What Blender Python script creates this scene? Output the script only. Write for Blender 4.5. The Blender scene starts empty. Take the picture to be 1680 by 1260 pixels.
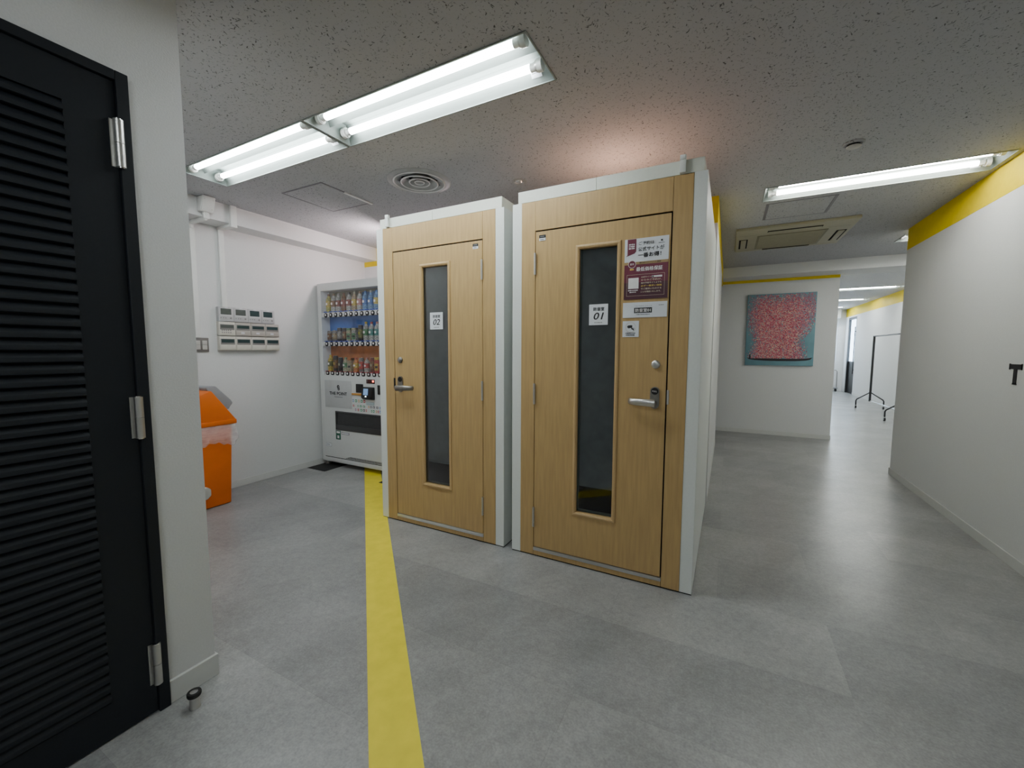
import bpy, bmesh, math, random
from mathutils import Vector, Matrix
random.seed(7)
SC = bpy.context.scene
COL = SC.collection
PI = math.pi

# ------------------------------------------------------------------ materials
_M = {}
def mat(name, col, rough=0.5, metal=0.0, spec=0.5, var=0.04, scale=25.0, stretch=(1, 1, 1), bump=0.0, emit=None, estr=0.0, alpha=1.0, coat=0.0):
    """Principled material whose colour is modulated by a little procedural noise."""
    if name in _M: return _M[name]
    m = bpy.data.materials.new(name); m.use_nodes = True
    nt = m.node_tree; n = nt.nodes; l = nt.links
    b = n['Principled BSDF']
    tc = n.new('ShaderNodeTexCoord'); mp = n.new('ShaderNodeMapping'); mp.inputs['Scale'].default_value = stretch
    nz = n.new('ShaderNodeTexNoise'); nz.inputs['Scale'].default_value = scale; nz.inputs['Detail'].default_value = 3
    rp = n.new('ShaderNodeValToRGB')
    lo = [c * (1 - var) for c in col] + [1]; hi = [min(1, c * (1 + var)) for c in col] + [1]
    rp.color_ramp.elements[0].position = 0.3; rp.color_ramp.elements[1].position = 0.7
    rp.color_ramp.elements[0].color = lo; rp.color_ramp.elements[1].color = hi
    l.new(tc.outputs['Object'], mp.inputs['Vector']); l.new(mp.outputs['Vector'], nz.inputs['Vector'])
    l.new(nz.outputs['Fac'], rp.inputs['Fac']); l.new(rp.outputs['Color'], b.inputs['Base Color'])
    b.inputs['Roughness'].default_value = rough; b.inputs['Metallic'].default_value = metal
    b.inputs['Specular IOR Level'].default_value = spec
    if coat: b.inputs['Coat Weight'].default_value = coat
    if alpha < 1: b.inputs['Alpha'].default_value = alpha
    if emit: b.inputs['Emission Color'].default_value = (*emit, 1); b.inputs['Emission Strength'].default_value = estr
    if bump:
        bp = n.new('ShaderNodeBump'); bp.inputs['Strength'].default_value = bump; bp.inputs['Distance'].default_value = 0.002
        l.new(nz.outputs['Fac'], bp.inputs['Height']); l.new(bp.outputs['Normal'], b.inputs['Normal'])
    _M[name] = m
    return m

def glass_mat(name, tint=(1, 1, 1), rough=0.02, refl=1.0):
    m = bpy.data.materials.new(name); m.use_nodes = True
    nt = m.node_tree; n = nt.nodes; l = nt.links; n.clear()
    o = n.new('ShaderNodeOutputMaterial'); mx = n.new('ShaderNodeMixShader'); t = n.new('ShaderNodeBsdfTransparent'); g = n.new('ShaderNodeBsdfGlossy')
    fr = n.new('ShaderNodeFresnel'); fr.inputs['IOR'].default_value = 1.45
    ml = n.new('ShaderNodeMath'); ml.operation = 'MULTIPLY'; ml.inputs[1].default_value = refl
    nz = n.new('ShaderNodeTexNoise'); nz.inputs['Scale'].default_value = 3
    mr = n.new('ShaderNodeMapRange'); mr.inputs['To Min'].default_value = rough * 0.6; mr.inputs['To Max'].default_value = rough * 1.4
    l.new(nz.outputs['Fac'], mr.inputs['Value']); l.new(mr.outputs['Result'], g.inputs['Roughness'])
    t.inputs['Color'].default_value = (*tint, 1)
    l.new(fr.outputs['Fac'], ml.inputs[0]); l.new(ml.outputs[0], mx.inputs['Fac'])
    l.new(t.outputs[0], mx.inputs[1]); l.new(g.outputs[0], mx.inputs[2]); l.new(mx.outputs[0], o.inputs['Surface'])
    _M[name] = m
    return m

def floor_mat():
    m = bpy.data.materials.new('vinyl_floor'); m.use_nodes = True
    nt = m.node_tree; n = nt.nodes; l = nt.links; b = n['Principled BSDF']
    tc = n.new('ShaderNodeTexCoord')
    br = n.new('ShaderNodeTexBrick'); br.offset = 0.5; br.inputs['Scale'].default_value = 1
    br.inputs['Brick Width'].default_value = 0.9; br.inputs['Row Height'].default_value = 0.45
    br.inputs['Mortar Size'].default_value = 0.0008; br.inputs['Mortar Smooth'].default_value = 0.3
    br.inputs['Color1'].default_value = (.275, .276, .277, 1); br.inputs['Color2'].default_value = (.345, .345, .341, 1); br.inputs['Mortar'].default_value = (.255, .255, .252, 1)
    l.new(tc.outputs['Object'], br.inputs['Vector'])
    n1 = n.new('ShaderNodeTexNoise'); n1.inputs['Scale'].default_value = 2.6; n1.inputs['Detail'].default_value = 6; n1.inputs['Roughness'].default_value = .62
    n2 = n.new('ShaderNodeTexNoise'); n2.inputs['Scale'].default_value = 130; n2.inputs['Detail'].default_value = 3
    n3 = n.new('ShaderNodeTexNoise'); n3.inputs['Scale'].default_value = 38; n3.inputs['Detail'].default_value = 5; n3.inputs['Roughness'].default_value = .7
    for q in (n1, n2, n3): l.new(tc.outputs['Object'], q.inputs['Vector'])
    def rng(src, a, c):
        r = n.new('ShaderNodeMapRange'); r.inputs['From Min'].default_value = .2; r.inputs['From Max'].default_value = .8
        r.inputs['To Min'].default_value = a; r.inputs['To Max'].default_value = c; l.new(src.outputs['Fac'], r.inputs['Value']); return r.outputs['Result']
    def mul(x, y):
        q = n.new('ShaderNodeMath'); q.operation = 'MULTIPLY'; l.new(x, q.inputs[0]); l.new(y, q.inputs[1]); return q.outputs[0]
    f = mul(mul(rng(n1, .76, 1.24), rng(n2, .82, 1.18)), rng(n3, .78, 1.22))
    # sparse dark scuffs and pale streaks
    mp = n.new('ShaderNodeMapping'); mp.inputs['Rotation'].default_value = (0, 0, .6)
    mp2 = n.new('ShaderNodeMapping'); mp2.inputs['Scale'].default_value = (1, .22, 1)
    n4 = n.new('ShaderNodeTexNoise'); n4.inputs['Scale'].default_value = 7; n4.inputs['Detail'].default_value = 7; n4.inputs['Roughness'].default_value = .65
    l.new(tc.outputs['Object'], mp.inputs['Vector']); l.new(mp.outputs['Vector'], mp2.inputs['Vector']); l.new(mp2.outputs['Vector'], n4.inputs['Vector'])
    f = mul(f, rng(n4, .86, 1.14))
    vm = n.new('ShaderNodeVectorMath'); vm.operation = 'SCALE'
    l.new(br.outputs['Color'], vm.inputs[0]); l.new(f, vm.inputs['Scale']); l.new(vm.outputs['Vector'], b.inputs['Base Color'])
    b.inputs['Roughness'].default_value = .31; b.inputs['Specular IOR Level'].default_value = .5
    bp = n.new('ShaderNodeBump'); bp.inputs['Strength'].default_value = .12; bp.inputs['Distance'].default_value = .002
    l.new(n3.outputs['Fac'], bp.inputs['Height']); l.new(bp.outputs['Normal'], b.inputs['Normal'])
    return m

def ceiling_mat():
    m = bpy.data.materials.new('fissured_ceiling'); m.use_nodes = True
    nt = m.node_tree; n = nt.nodes; l = nt.links; b = n['Principled BSDF']
    tc = n.new('ShaderNodeTexCoord')
    base = None
    for i, (rz, sc) in enumerate(((0.3, (1.0, .36, 1)), (1.1, (1.0, .4, 1)), (1.9, (1, .38, 1)), (2.6, (1, .4, 1)))):
        m0 = n.new('ShaderNodeMapping'); m0.inputs['Rotation'].default_value = (0, 0, rz); l.new(tc.outputs['Object'], m0.inputs['Vector'])
        mp = n.new('ShaderNodeMapping'); mp.inputs['Scale'].default_value = sc; mp.inputs['Location'].default_value = (i * 3.7, i, 0)
        nz = n.new('ShaderNodeTexNoise'); nz.inputs['Scale'].default_value = 138; nz.inputs['Detail'].default_value = 1.5; nz.inputs['Distortion'].default_value = .6
        l.new(m0.outputs['Vector'], mp.inputs['Vector']); l.new(mp.outputs['Vector'], nz.inputs['Vector'])
        r = n.new('ShaderNodeMapRange'); r.inputs['From Min'].default_value = .265; r.inputs['From Max'].default_value = .325
        r.inputs['To Min'].default_value = 0; r.inputs['To Max'].default_value = 1; l.new(nz.outputs['Fac'], r.inputs['Value'])
        if base is None: base = r.outputs['Result']
        else:
            q = n.new('ShaderNodeMath'); q.operation = 'MINIMUM'; l.new(base, q.inputs[0]); l.new(r.outputs['Result'], q.inputs[1]); base = q.outputs[0]
    mx = n.new('ShaderNodeMix'); mx.data_type = 'RGBA'
    mx.inputs[6].default_value = (.13, .128, .13, 1); mx.inputs[7].default_value = (.47, .478, .50, 1)
    l.new(base, mx.inputs[0]); l.new(mx.outputs[2], b.inputs['Base Color'])
    b.inputs['Roughness'].default_value = .9; b.inputs['Specular IOR Level'].default_value = .15
    bp = n.new('ShaderNodeBump'); bp.inputs['Strength'].default_value = .5; bp.inputs['Distance'].default_value = .004
    l.new(base, bp.inputs['Height']); l.new(bp.outputs['Normal'], b.inputs['Normal'])
    return m

WALL = mat('white_wallpaper', (.71, .715, .715), .75, spec=.25, var=.03, scale=180, bump=.25)
YEL = mat('yellow_paint', (.80, .60, .0), .6, spec=.3, var=.03)
BASE = mat('vinyl_baseboard', (.66, .665, .645), .5, var=.02)
FLOOR = floor_mat(); CEIL = ceiling_mat()
BLACK = mat('black_door_paint', (.011, .014, .019), .55, spec=.35, var=.08, scale=200)
STEEL = mat('satin_steel', (.62, .61, .59), .36, 1.0, var=.02, scale=60)
DSTEEL = mat('bronze_steel', (.30, .285, .26), .34, 1.0, var=.08, scale=60)
CHROME = mat('chrome', (.8, .8, .8), .15, 1.0, var=.02)
ALU = mat('aluminium_strip', (.74, .75, .75), .35, .8, var=.03)
BWHITE = mat('booth_white', (.76, .785, .755), .5, var=.02, scale=90, bump=.1)
BLEDGE = mat('booth_ledge_white', (.74, .765, .68), .5, var=.02, scale=40)
WOOD = mat('beech_laminate', (.505, .335, .145), .45, spec=.35, var=.09, scale=14, stretch=(5, 5, .35))
WOOD2 = mat('beech_trim', (.545, .365, .17), .4, spec=.4, var=.08, scale=14, stretch=(5, 5, .35))
DARK = mat('dark_gap', (.008, .008, .008), .8, spec=.1)
FILM = mat('charcoal_blind', (.105, .122, .13), .6, spec=.3, var=.14, scale=22)
INSIDE = mat('dark_interior', (.03, .03, .03), .9, spec=.1)
PAPER = mat('white_paper', (.74, .76, .80), .45, var=.015)
INK = mat('black_ink', (.012, .012, .015), .5)
GREYINK = mat('grey_ink', (.22, .22, .24), .5)
MAROON = mat('maroon_print', (.16, .018, .045), .4, var=.12, scale=6)
DMAROON = mat('dark_maroon_print', (.075, .014, .03), .4, var=.15, scale=6)
GOLD = mat('gold_print', (.42, .28, .12), .4, var=.1, scale=8)
CREAM = mat('cream_print', (.75, .66, .5), .5)
YPRINT = mat('yellow_print', (.85, .62, .12), .5)
WPRINT = mat('white_print', (.85, .82, .82), .5)
TAPE = mat('yellow_floor_tape', (.93, .77, .045), .5, spec=.35, var=.06, scale=14)
ORANGE = mat('orange_plastic', (.78, .15, .0), .4, var=.05, scale=8)
GREYP = mat('grey_plastic', (.30, .31, .33), .45, var=.04)
LGREYP = mat('light_grey_plastic', (.52, .51, .48), .5, var=.04)
SILVERP = mat('silver_plastic', (.50, .50, .51), .45, var=.04, scale=60)
CREAMP = mat('cream_plastic', (.62, .60, .53), .5, var=.04, scale=40)
TAUPEP = mat('taupe_plastic', (.45, .42, .38), .5, var=.04, scale=40)
WHITEP = mat('white_plastic', (.74, .75, .73), .45, var=.02)
LCD = mat('lcd_screen', (.10, .115, .105), .25, var=.1)
LCD2 = mat('dark_lcd_screen', (.035, .06, .06), .25, var=.1)
BUTTONP = mat('grey_button', (.28, .27, .27), .5)
VWHITE = mat('machine_white', (.66, .675, .67), .38, var=.015, coat=.2)
VGREY = mat('machine_grey_panel', (.50, .51, .52), .42, var=.02)
VLINER = mat('machine_liner_glow', (.50, .52, .57), .5, emit=(.85, .92, 1), estr=.03)  # faint glow added to lift the display recess, which has no lamp
PLBLACK = mat('black_plastic', (.012, .012, .013), .35)
RUBBER = mat('black_rubber', (.018, .018, .018), .75, var=.1)
REFL = mat('white_reflector', (.23, .265, .25), .45, var=.01)
SOCK = mat('white_socket', (.75, .75, .72), .4)
TUBE = mat('lit_tube', (.9, .9, .9), .4, emit=(.92, .985, 1.0), estr=23)
TUBE3 = mat('lit_tube_far', (.9, .9, .9), .4, emit=(.97, 1.0, .95), estr=36)
TUBE2 = mat('lit_tube_warm', (.9, .9, .9), .4, emit=(1.0, 1.0, .93), estr=24)
ACMAT = mat('aged_cream_plastic', (.43, .415, .31), .55, var=.04)
ACDARK = mat('aged_cream_grille', (.27, .26, .18), .6, var=.06)
VENT = mat('grey_vent_metal', (.42, .43, .43), .45, .3, var=.05)
VENTL = mat('pale_vent_rim', (.8, .8, .81), .4, .2, var=.03)
HATCHF = mat('grey_hatch_frame', (.22, .215, .235), .5, .2, var=.08)
GREYDOOR = mat('grey_door_paint', (.10, .105, .12), .5)
SKYPANE = mat('daylight_pane', (.6, .75, .95), .3, emit=(.62, .80, 1.0), estr=4)
GLASS = glass_mat('clear_glass', refl=.85)
VGLASS = glass_mat('display_glass', refl=.1)
BAG = mat('clear_bag_film', (.85, .82, .84), .25, var=.2, scale=20, stretch=(1, 1, 4), alpha=.38, bump=.6)

# ------------------------------------------------------------------ mesh builder
class MB:
    def __init__(s): s.bm = bmesh.new(); s.mats = []
    def mi(s, m):
        if m not in s.mats: s.mats.append(m)
        return s.mats.index(m)
    def _merge(s, t, m, smooth=False):
        k = s.mi(m); mp = {}
        for v in t.verts: mp[v] = s.bm.verts.new(v.co)
        for f in t.faces:
            try: g = s.bm.faces.new([mp[v] for v in f.verts])
            except ValueError: continue
            g.material_index = k; g.smooth = smooth
        t.free()
    def box(s, x0, x1, y0, y1, z0, z1, m, bev=0.0, seg=2, M=None):
        t = bmesh.new(); bmesh.ops.create_cube(t, size=1)
        for v in t.verts:
            v.co = Vector(((x0 + x1) / 2 + v.co.x * (x1 - x0), (y0 + y1) / 2 + v.co.y * (y1 - y0), (z0 + z1) / 2 + v.co.z * (z1 - z0)))
        if bev: bmesh.ops.bevel(t, geom=t.edges[:], offset=bev, segments=seg, affect='EDGES', profile=.5)
        if M: bmesh.ops.transform(t, matrix=M, verts=t.verts)
        bmesh.ops.recalc_face_normals(t, faces=t.faces)
        s._merge(t, m, bool(bev)); return s
    def prism(s, pts, axis, a, b, m, bev=0.0, seg=2):
        """polygon pts (2-D) extruded along axis from a to b; 2-D axes are the remaining ones in xyz order"""
        t = bmesh.new()
        def P(p, c):
            return Vector((c, p[0], p[1])) if axis == 'x' else Vector((p[0], c, p[1])) if axis == 'y' else Vector((p[0], p[1], c))
        va = [t.verts.new(P(p, a)) for p in pts]; vb = [t.verts.new(P(p, b)) for p in pts]
        t.faces.new(va); t.faces.new(vb[::-1]); N = len(pts)
        for i in range(N): t.faces.new((va[i], vb[i], vb[(i + 1) % N], va[(i + 1) % N]))
        if bev: bmesh.ops.bevel(t, geom=t.edges[:], offset=bev, segments=seg, affect='EDGES', profile=.5)
        bmesh.ops.recalc_face_normals(t, faces=t.faces)
        s._merge(t, m, bool(bev)); return s
    def tube(s, pts, r, m, n=12, cap=True):
        t = bmesh.new(); pts = [Vector(p) for p in pts]; rr = r if isinstance(r, (list, tuple)) else [r] * len(pts)
        rings = []; prev = None
        for i, p in enumerate(pts):
            d = (pts[min(i + 1, len(pts) - 1)] - pts[max(i - 1, 0)]).normalized()
            if prev is None:
                u = d.orthogonal().normalized()
            else:
                u = (prev - d * prev.dot(d)).normalized()
            prev = u; w = d.cross(u)
            rings.append([t.verts.new(p + (u * math.cos(2 * PI * k / n) + w * math.sin(2 * PI * k / n)) * rr[i]) for k in range(n)])
        for a, b in zip(rings, rings[1:]):
            for k in range(n): t.faces.new((a[k], a[(k + 1) % n], b[(k + 1) % n], b[k]))
        if cap: t.faces.new(rings[0][::-1]); t.faces.new(rings[-1])
        bmesh.ops.recalc_face_normals(t, faces=t.faces)
        s._merge(t, m, True); return s
    def lathe(s, prof, m, M=None, n=32):
        """profile of (radius, height) revolved about local z"""
        t = bmesh.new(); rings = []
        for r, z in prof:
            if r < 1e-6: rings.append([t.verts.new((0, 0, z))])
            else: rings.append([t.verts.new((r * math.cos(2 * PI * k / n), r * math.sin(2 * PI * k / n), z)) for k in range(n)])
        for a, b in zip(rings, rings[1:]):
            for k in range(n):
                j = (k + 1) % n
                if len(a) == 1 and len(b) == 1: continue
                if len(a) == 1: t.faces.new((a[0], b[j], b[k]))
                elif len(b) == 1: t.faces.new((a[k], a[j], b[0]))
                else: t.faces.new((a[k], a[j], b[j], b[k]))
        if M: bmesh.ops.transform(t, matrix=M, verts=t.verts)
        bmesh.ops.recalc_face_normals(t, faces=t.faces)
        s._merge(t, m, True); return s
    def poly(s, pts, m):
        k = s.mi(m); f = s.bm.faces.new([s.bm.verts.new(p) for p in pts]); f.material_index = k; return s
    def text(s, body, m, c, w=None, h=None, face='-y', shear=0.0, bold=0.0, align='c', depth=0.0):
        """writing as flat mesh; c is its centre (or left-centre); fits width w and/or height h; face is the way it looks"""
        cu = bpy.data.curves.new('lettering', 'FONT'); cu.body = body; cu.shear = shear; cu.resolution_u = 3
        cu.extrude = depth
        o = bpy.data.objects.new('lettering', cu); COL.objects.link(o)
        dg = bpy.context.evaluated_depsgraph_get(); me = bpy.data.meshes.new_from_object(o.evaluated_get(dg))
        bpy.data.objects.remove(o); bpy.data.curves.remove(cu)
        if not len(me.vertices): return s
        t = bmesh.new(); t.from_mesh(me); bpy.data.meshes.remove(me)
        xs = [v.co.x for v in t.verts]; ys = [v.co.y for v in t.verts]
        W = max(xs) - min(xs); H = max(ys) - min(ys); cx = (max(xs) + min(xs)) / 2; cy = (max(ys) + min(ys)) / 2
        sx = w / W if w else None; sy = h / H if h else None
        if sx is None: sx = sy
        if sy is None: sy = sx
        ox = 0 if align == 'c' else W / 2
        for v in t.verts:
            a = (v.co.x - cx + ox) * sx; b = (v.co.y - cy) * sy; d = v.co.z
            v.co = Vector((c[0] + a, c[1] - d, c[2] + b)) if face == '-y' else Vector((c[0] - d, c[1] - a, c[2] + b))
        if bold:
            e = bold * sx * .9; n_ = (-1, 1, 0, 0); u_ = (0, 0, -1, 1)
            for k_, (a, b) in enumerate(zip(n_, u_)):
                q = t.copy(); lift = .00012 * (k_ + 1)
                for v in q.verts:
                    if face == '-y': v.co.x += a * e; v.co.z += b * e * .7; v.co.y -= lift
                    else: v.co.y += a * e; v.co.z += b * e * .7; v.co.x -= lift
                s._merge(q, m, False)
        s._merge(t, m, False); return s
    def dashes(s, m, x0, x1, y, z, h, n):
        """a line of print too small to read: short strokes side by side"""
        w = (x1 - x0) / n
        for i in range(n): s.box(x0 + i * w, x0 + i * w + w * random.uniform(.55, .85), y, y + .0002, z - h / 2 * random.uniform(.7, 1), z + h / 2 * random.uniform(.7, 1), m)
        return s
    def build(s, name, parent=None, origin=None, loc=None):
        """link as one mesh object; parented meshes keep world placement relative to the parent's origin"""
        me = bpy.data.meshes.new(name)
        for m in s.mats: me.materials.append(m)
        o = bpy.data.objects.new(name, me); COL.objects.link(o)
        org = Vector((0, 0, 0))
        if parent is not None:
            o.parent = parent; org = Vector(parent['_org'])
        elif origin is not None:
            org = Vector(origin); o.location = org
        for v in s.bm.verts: v.co -= org
        o['_org'] = tuple(org)
        s.bm.to_mesh(me); s.bm.free()
        me.set_sharp_from_angle(angle=math.radians(38))
        return o

def tag(o, label=None, cat=None, group=None, kind=None):
    if label: o['label'] = label
    if cat: o['category'] = cat
    if group: o['group'] = group
    if kind: o['kind'] = kind
    return o
def thing(name, label, cat, loc, group=None):
    o = bpy.data.objects.new(name, None); COL.objects.link(o); o.location = loc; o['_org'] = tuple(loc)
    o.empty_display_size = .05
    return tag(o, label, cat, group)
def struct(mb, name, parent=None):
    o = mb.build(name, parent)
    if parent is None: o['kind'] = 'structure'
    return o
def copy_tree(o, parent=None):
    c = o.copy(); COL.objects.link(c)
    if parent is not None: c.parent = parent
    for ch in list(o.children): copy_tree(ch, c)
    return c
RX90 = Matrix.Rotation(PI / 2, 4, 'X')          # local z -> -y
def atY(x, y, z): return Matrix.Translation((x, y, z)) @ RX90          # lathe facing the viewer (-y)
def atDown(x, y, z): return Matrix.Translation((x, y, z)) @ Matrix.Rotation(PI, 4, 'X')

# ------------------------------------------------------------------ key dimensions (metres)
ZC = 2.443                 # ceiling of the lobby
ZF = 2.54                  # ceiling of the far corridor
XL, XR = -1.706, 1.513     # wall with the black door, wall on the other side
XV = -3.92                 # wall with the controllers
YB = 3.63                  # wall behind booths and vending machine
YBK = -2.6                 # wall behind the viewpoint
XS = -0.112                # side wall running on behind the booth
YP = 7.163                 # wall carrying the painting
XF = 3.2                   # far corridor wall
YE = 16.2                  # end of the far corridor
ZY = 2.24                  # lower edge of the yellow band

# ------------------------------------------------------------------ the setting
f = MB(); f.box(-4.2, 4.4, YBK - .2, YE + .6, -.1, 0, FLOOR); struct(f, 'floor')

LIGHTS = [(-2.007, -.723, 1.474, 1.777), (-3.293, -2.030, 1.474, 1.777), (.195, 1.475, 3.630, 3.936), (1.56, 2.84, 5.70, 6.09 - .085),
          (-1.0, .28, -.80, -.497)]  # last unit is out of view, added as fill light
FARLIGHTS = [(1.75, 3.03, 8.6, 8.9), (1.75, 3.03, 10.82, 11.12), (1.75, 3.03, 13.1, 13.4), (1.75, 3.03, 15.2, 15.5)]  # first unit is unseen behind the beam, added to brighten the corridor
DIFF = (-1.99, 2.365); DOWN = (-1.363, 2.69)
def ceiling_sheet(x0, x1, y0, y1, z, holes, name):
    xs = sorted({x0, x1, *[h[0] for h in holes], *[h[1] for h in holes]}); ys = sorted({y0, y1, *[h[2] for h in holes], *[h[3] for h in holes]})
    mb = MB(); k = mb.mi(CEIL); V = {}
    def v(i, j):
        if (i, j) not in V: V[i, j] = mb.bm.verts.new((xs[i], ys[j], z))
        return V[i, j]
    for i in range(len(xs) - 1):
        for j in range(len(ys) - 1):
            cx = (xs[i] + xs[i + 1]) / 2; cy = (ys[j] + ys[j + 1]) / 2
            if any(h[0] < cx < h[1] and h[2] < cy < h[3] for h in holes): continue
            mb.bm.faces.new((v(i, j), v(i, j + 1), v(i + 1, j + 1), v(i + 1, j)))
    return struct(mb, name)
hol = LIGHTS + [(DIFF[0] - .125, DIFF[0] + .125, DIFF[1] - .125, DIFF[1] + .125), (DOWN[0] - .03, DOWN[0] + .03, DOWN[1] - .03, DOWN[1] + .03)]
ceiling_sheet(-4.1, 4.3, YBK - .1, 7.28, ZC, hol, 'ceiling')
ceiling_sheet(1.2, 4.3, 7.28, YE + .2, ZF, FARLIGHTS, 'ceiling_corridor')

# wall with the black louvred door (door opening y -0.20..0.634)
w = MB(); w.box(XL - .15, XL, YBK, -.24, 0, ZC, WALL); w.box(XL - .15, XL, .634, .787, 0, ZC, WALL); w.box(XL - .15, XL, -.24, .634, 2.096, ZC, WALL)
struct(w, 'wall_left')
w = MB(); w.box(XV, XL - .15, .637, .787, 0, ZC, WALL); struct(w, 'wall_alcove')
w = MB(); w.box(XV - .12, XV, .6, YB + .12, 0, ZC, WALL); struct(w, 'wall_controls')
w = MB(); w.box(XV, XV + .2, .787, YB, 2.297, ZC, WALL); struct(w, 'beam_controls')
w = MB(); w.box(XV, XS - .14, YB, YB + .12, 0, ZY, WALL); w.box(XV, XS - .14, YB - .001, YB + .12, ZY, ZC, YEL); struct(w, 'wall_back')
w = MB(); w.box(XS - .14, XS, YB + .12, 6.1, 0, ZY, WALL); w.box(XS - .14, XS, YB + .12, YP, ZY, ZC, YEL)
w.box(XS - .14, XS, YB, YB + .12, 0, ZY, WALL); w.box(XS - .14, XS, YB, YB + .12, ZY, ZC, YEL)
struct(w, 'wall_side')
w = MB(); w.box(-.26, 1.32, YP, YP + .12, 0, 2.262, WALL); w.box(-.26, 1.32, YP, YP + .12, 2.262, 2.31, YEL); struct(w, 'wall_painting')
w = MB(); w.box(1.2, 1.32, YP + .12, YE, 0, ZF, WALL); struct(w, 'wall_corridor')
w = MB(); w.box(-.2, 3.3, 6.78, 7.285, 2.302, ZC + .1, WALL); struct(w, 'beam_corridor')
w = MB(); w.box(XR, XR + .12, YBK, 5.447, 0, ZY, WALL); w.box(XR - .001, XR + .12, YBK, 5.447, ZY, ZC, YEL)
w.box(XR + .12, 3.3, 5.33, 5.447, 0, ZC, WALL); struct(w, 'wall_right')
# far corridor wall with a glazed door at y 14.95..15.85
w = MB(); zb = 2.294
for a, b, z0, z1, m in ((5.447, 14.95, 0, zb, WALL), (15.85, YE + .1, 0, zb, WALL), (14.95, 15.85, 2.25, zb, WALL), (5.447, YE + .1, zb, ZF, YEL)):
    w.box(XF, XF + .12, a, b, z0, z1, m)
struct(w, 'wall_far')
w = MB(); w.box(1.2, 2.2, YE, YE + .12, 0, ZF, WALL); w.box(3.02, XF, YE, YE + .12, 0, ZF, WALL); w.box(2.2, 3.02, YE, YE + .12, 0, .9, WALL); w.box(2.2, 3.02, YE, YE + .12, 2.3, ZF, WALL)
struct(w, 'wall_end')
w = MB(); w.box(XL, XR, YBK - .12, YBK, 0, ZC, WALL); struct(w, 'wall_rear')
w = MB(); w.box(1.33, 3.0, YE - .35, YE - .02, 2.26, ZF, VGREY, .004); struct(w, 'beam_window')

# window in the end wall
w = MB(); w.box(2.2, 3.02, YE + .03, YE + .08, .9, .95, ALU); w.box(2.2, 3.02, YE + .03, YE + .08, 2.25, 2.3, ALU); w.box(2.2, 2.25, YE + .03, YE + .08, .95, 2.25, ALU); w.box(2.97, 3.02, YE + .03, YE + .08, .95, 2.25, ALU)
win = struct(w, 'window_1')
w = MB(); w.box(2.25, 2.97, YE + .05, YE + .06, .95, 2.25, SKYPANE); w.build('pane', win)
# glazed door of the far wall
w = MB()
w.box(XF + .0, XF + .1, 14.95, 15.02, 0, 2.25, PLBLACK); w.box(XF + .0, XF + .1, 15.76, 15.85, 0, 2.25, PLBLACK); w.box(XF + .0, XF + .1, 15.02, 15.76, 2.18, 2.25, PLBLACK)
d2 = struct(w, 'door_2')
w = MB(); w.box(XF + .05, XF + .06, 15.02, 15.76, .95, 2.18, SKYPANE); w.build('pane', d2)
w = MB(); w.box(XF + .04, XF + .07, 15.02, 15.76, .0, .95, PLBLACK); w.build('lower_panel', d2)
w = MB(); w.box(XF - .03, XF - .01, 14.98, 15.0, .6, 1.95, PLBLACK, .004); w.box(XF - .012, XF + .005, 14.98, 15.0, .7, .73, PLBLACK); w.box(XF - .012, XF + .005, 14.98, 15.0, 1.8, 1.83, PLBLACK); w.build('door_handle', d2)
# grey door in the recess beside the painting wall
w = MB(); w.box(XS - .11, XS - .035, 6.1, YP, .0, ZY, GREYDOOR); d3 = struct(w, 'door_3')

# baseboards
def bb(name, *boxes):
    m = MB()
    for b in boxes: m.box(*b, BASE, .0015, 1)
    return struct(m, name)
bb('baseboard_left', (XL, XL + .012, .637, .794, 0, .082), (XL - .3, XL - .0005, .7872, .794, 0, .082))
bb('baseboard_controls', (XV, XV + .008, .8, YB, 0, .062)); bb('baseboard_right', (XR - .008, XR, YBK, 5.455, 0, .066), (XR - .008, 3.2, 5.447, 5.455, 0, .066))
bb('baseboard_painting', (XS - .02, 1.328, YP - .008, YP, 0, .062)); bb('baseboard_far', (XF - .008, XF, 5.5, 14.95, 0, .065)); bb('baseboard_side', (XS, XS + .004, YB + .02, 6.1, 0, .06))

# ------------------------------------------------------------------ black louvred door (part of the room)
D = MB(); Y0, Y1 = -.2, .603; ZT = 2.066; fx = XL + .018
D.box(XL - .10, fx, .604, .636, 0, 2.098, BLACK, .0015, 1); D.box(XL - .10, fx, -.242, -.21, 0, 2.098, BLACK, .0015, 1); D.box(XL - .10, fx, -.21, .604, 2.069, 2.098, BLACK, .0015, 1)
door1 = struct(D, 'door_1')
D = MB(); lx0, lx1 = XL - .03, XL + .008; pa, pb, pz0, pz1 = -.09, .487, .124, 1.956
D.box(lx0, lx1, pb, Y1 - .001, .006, ZT, BLACK); D.box(lx0, lx1, Y0, pa, .006, ZT, BLACK); D.box(lx0, lx1, pa, pb, pz1, ZT, BLACK); D.box(lx0, lx1, pa, pb, .006, pz0, BLACK)
D.build('door_leaf', door1)
lx0 = lx1 - .019
D = MB(); D.box(lx0, lx0 + .004, pa, pb, pz0, pz1, BLACK); N = 54; ph = (pz1 - pz0) / N
for i in range(N):
    z = pz0 + i * ph
    D.prism([(lx0 + .003, z + ph * 1.0), (lx0 + .010, z + ph * 1.0), (lx1 + .004, z + ph * .56), (lx1 + .005, z + ph * .5), (lx1 + .005, z + ph * .14), (lx1 - .002, z + ph * .08), (lx0 + .003, z + ph * .7)], 'y', pa, pb, BLACK)
D.build('louvre_panel', door1)
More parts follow.
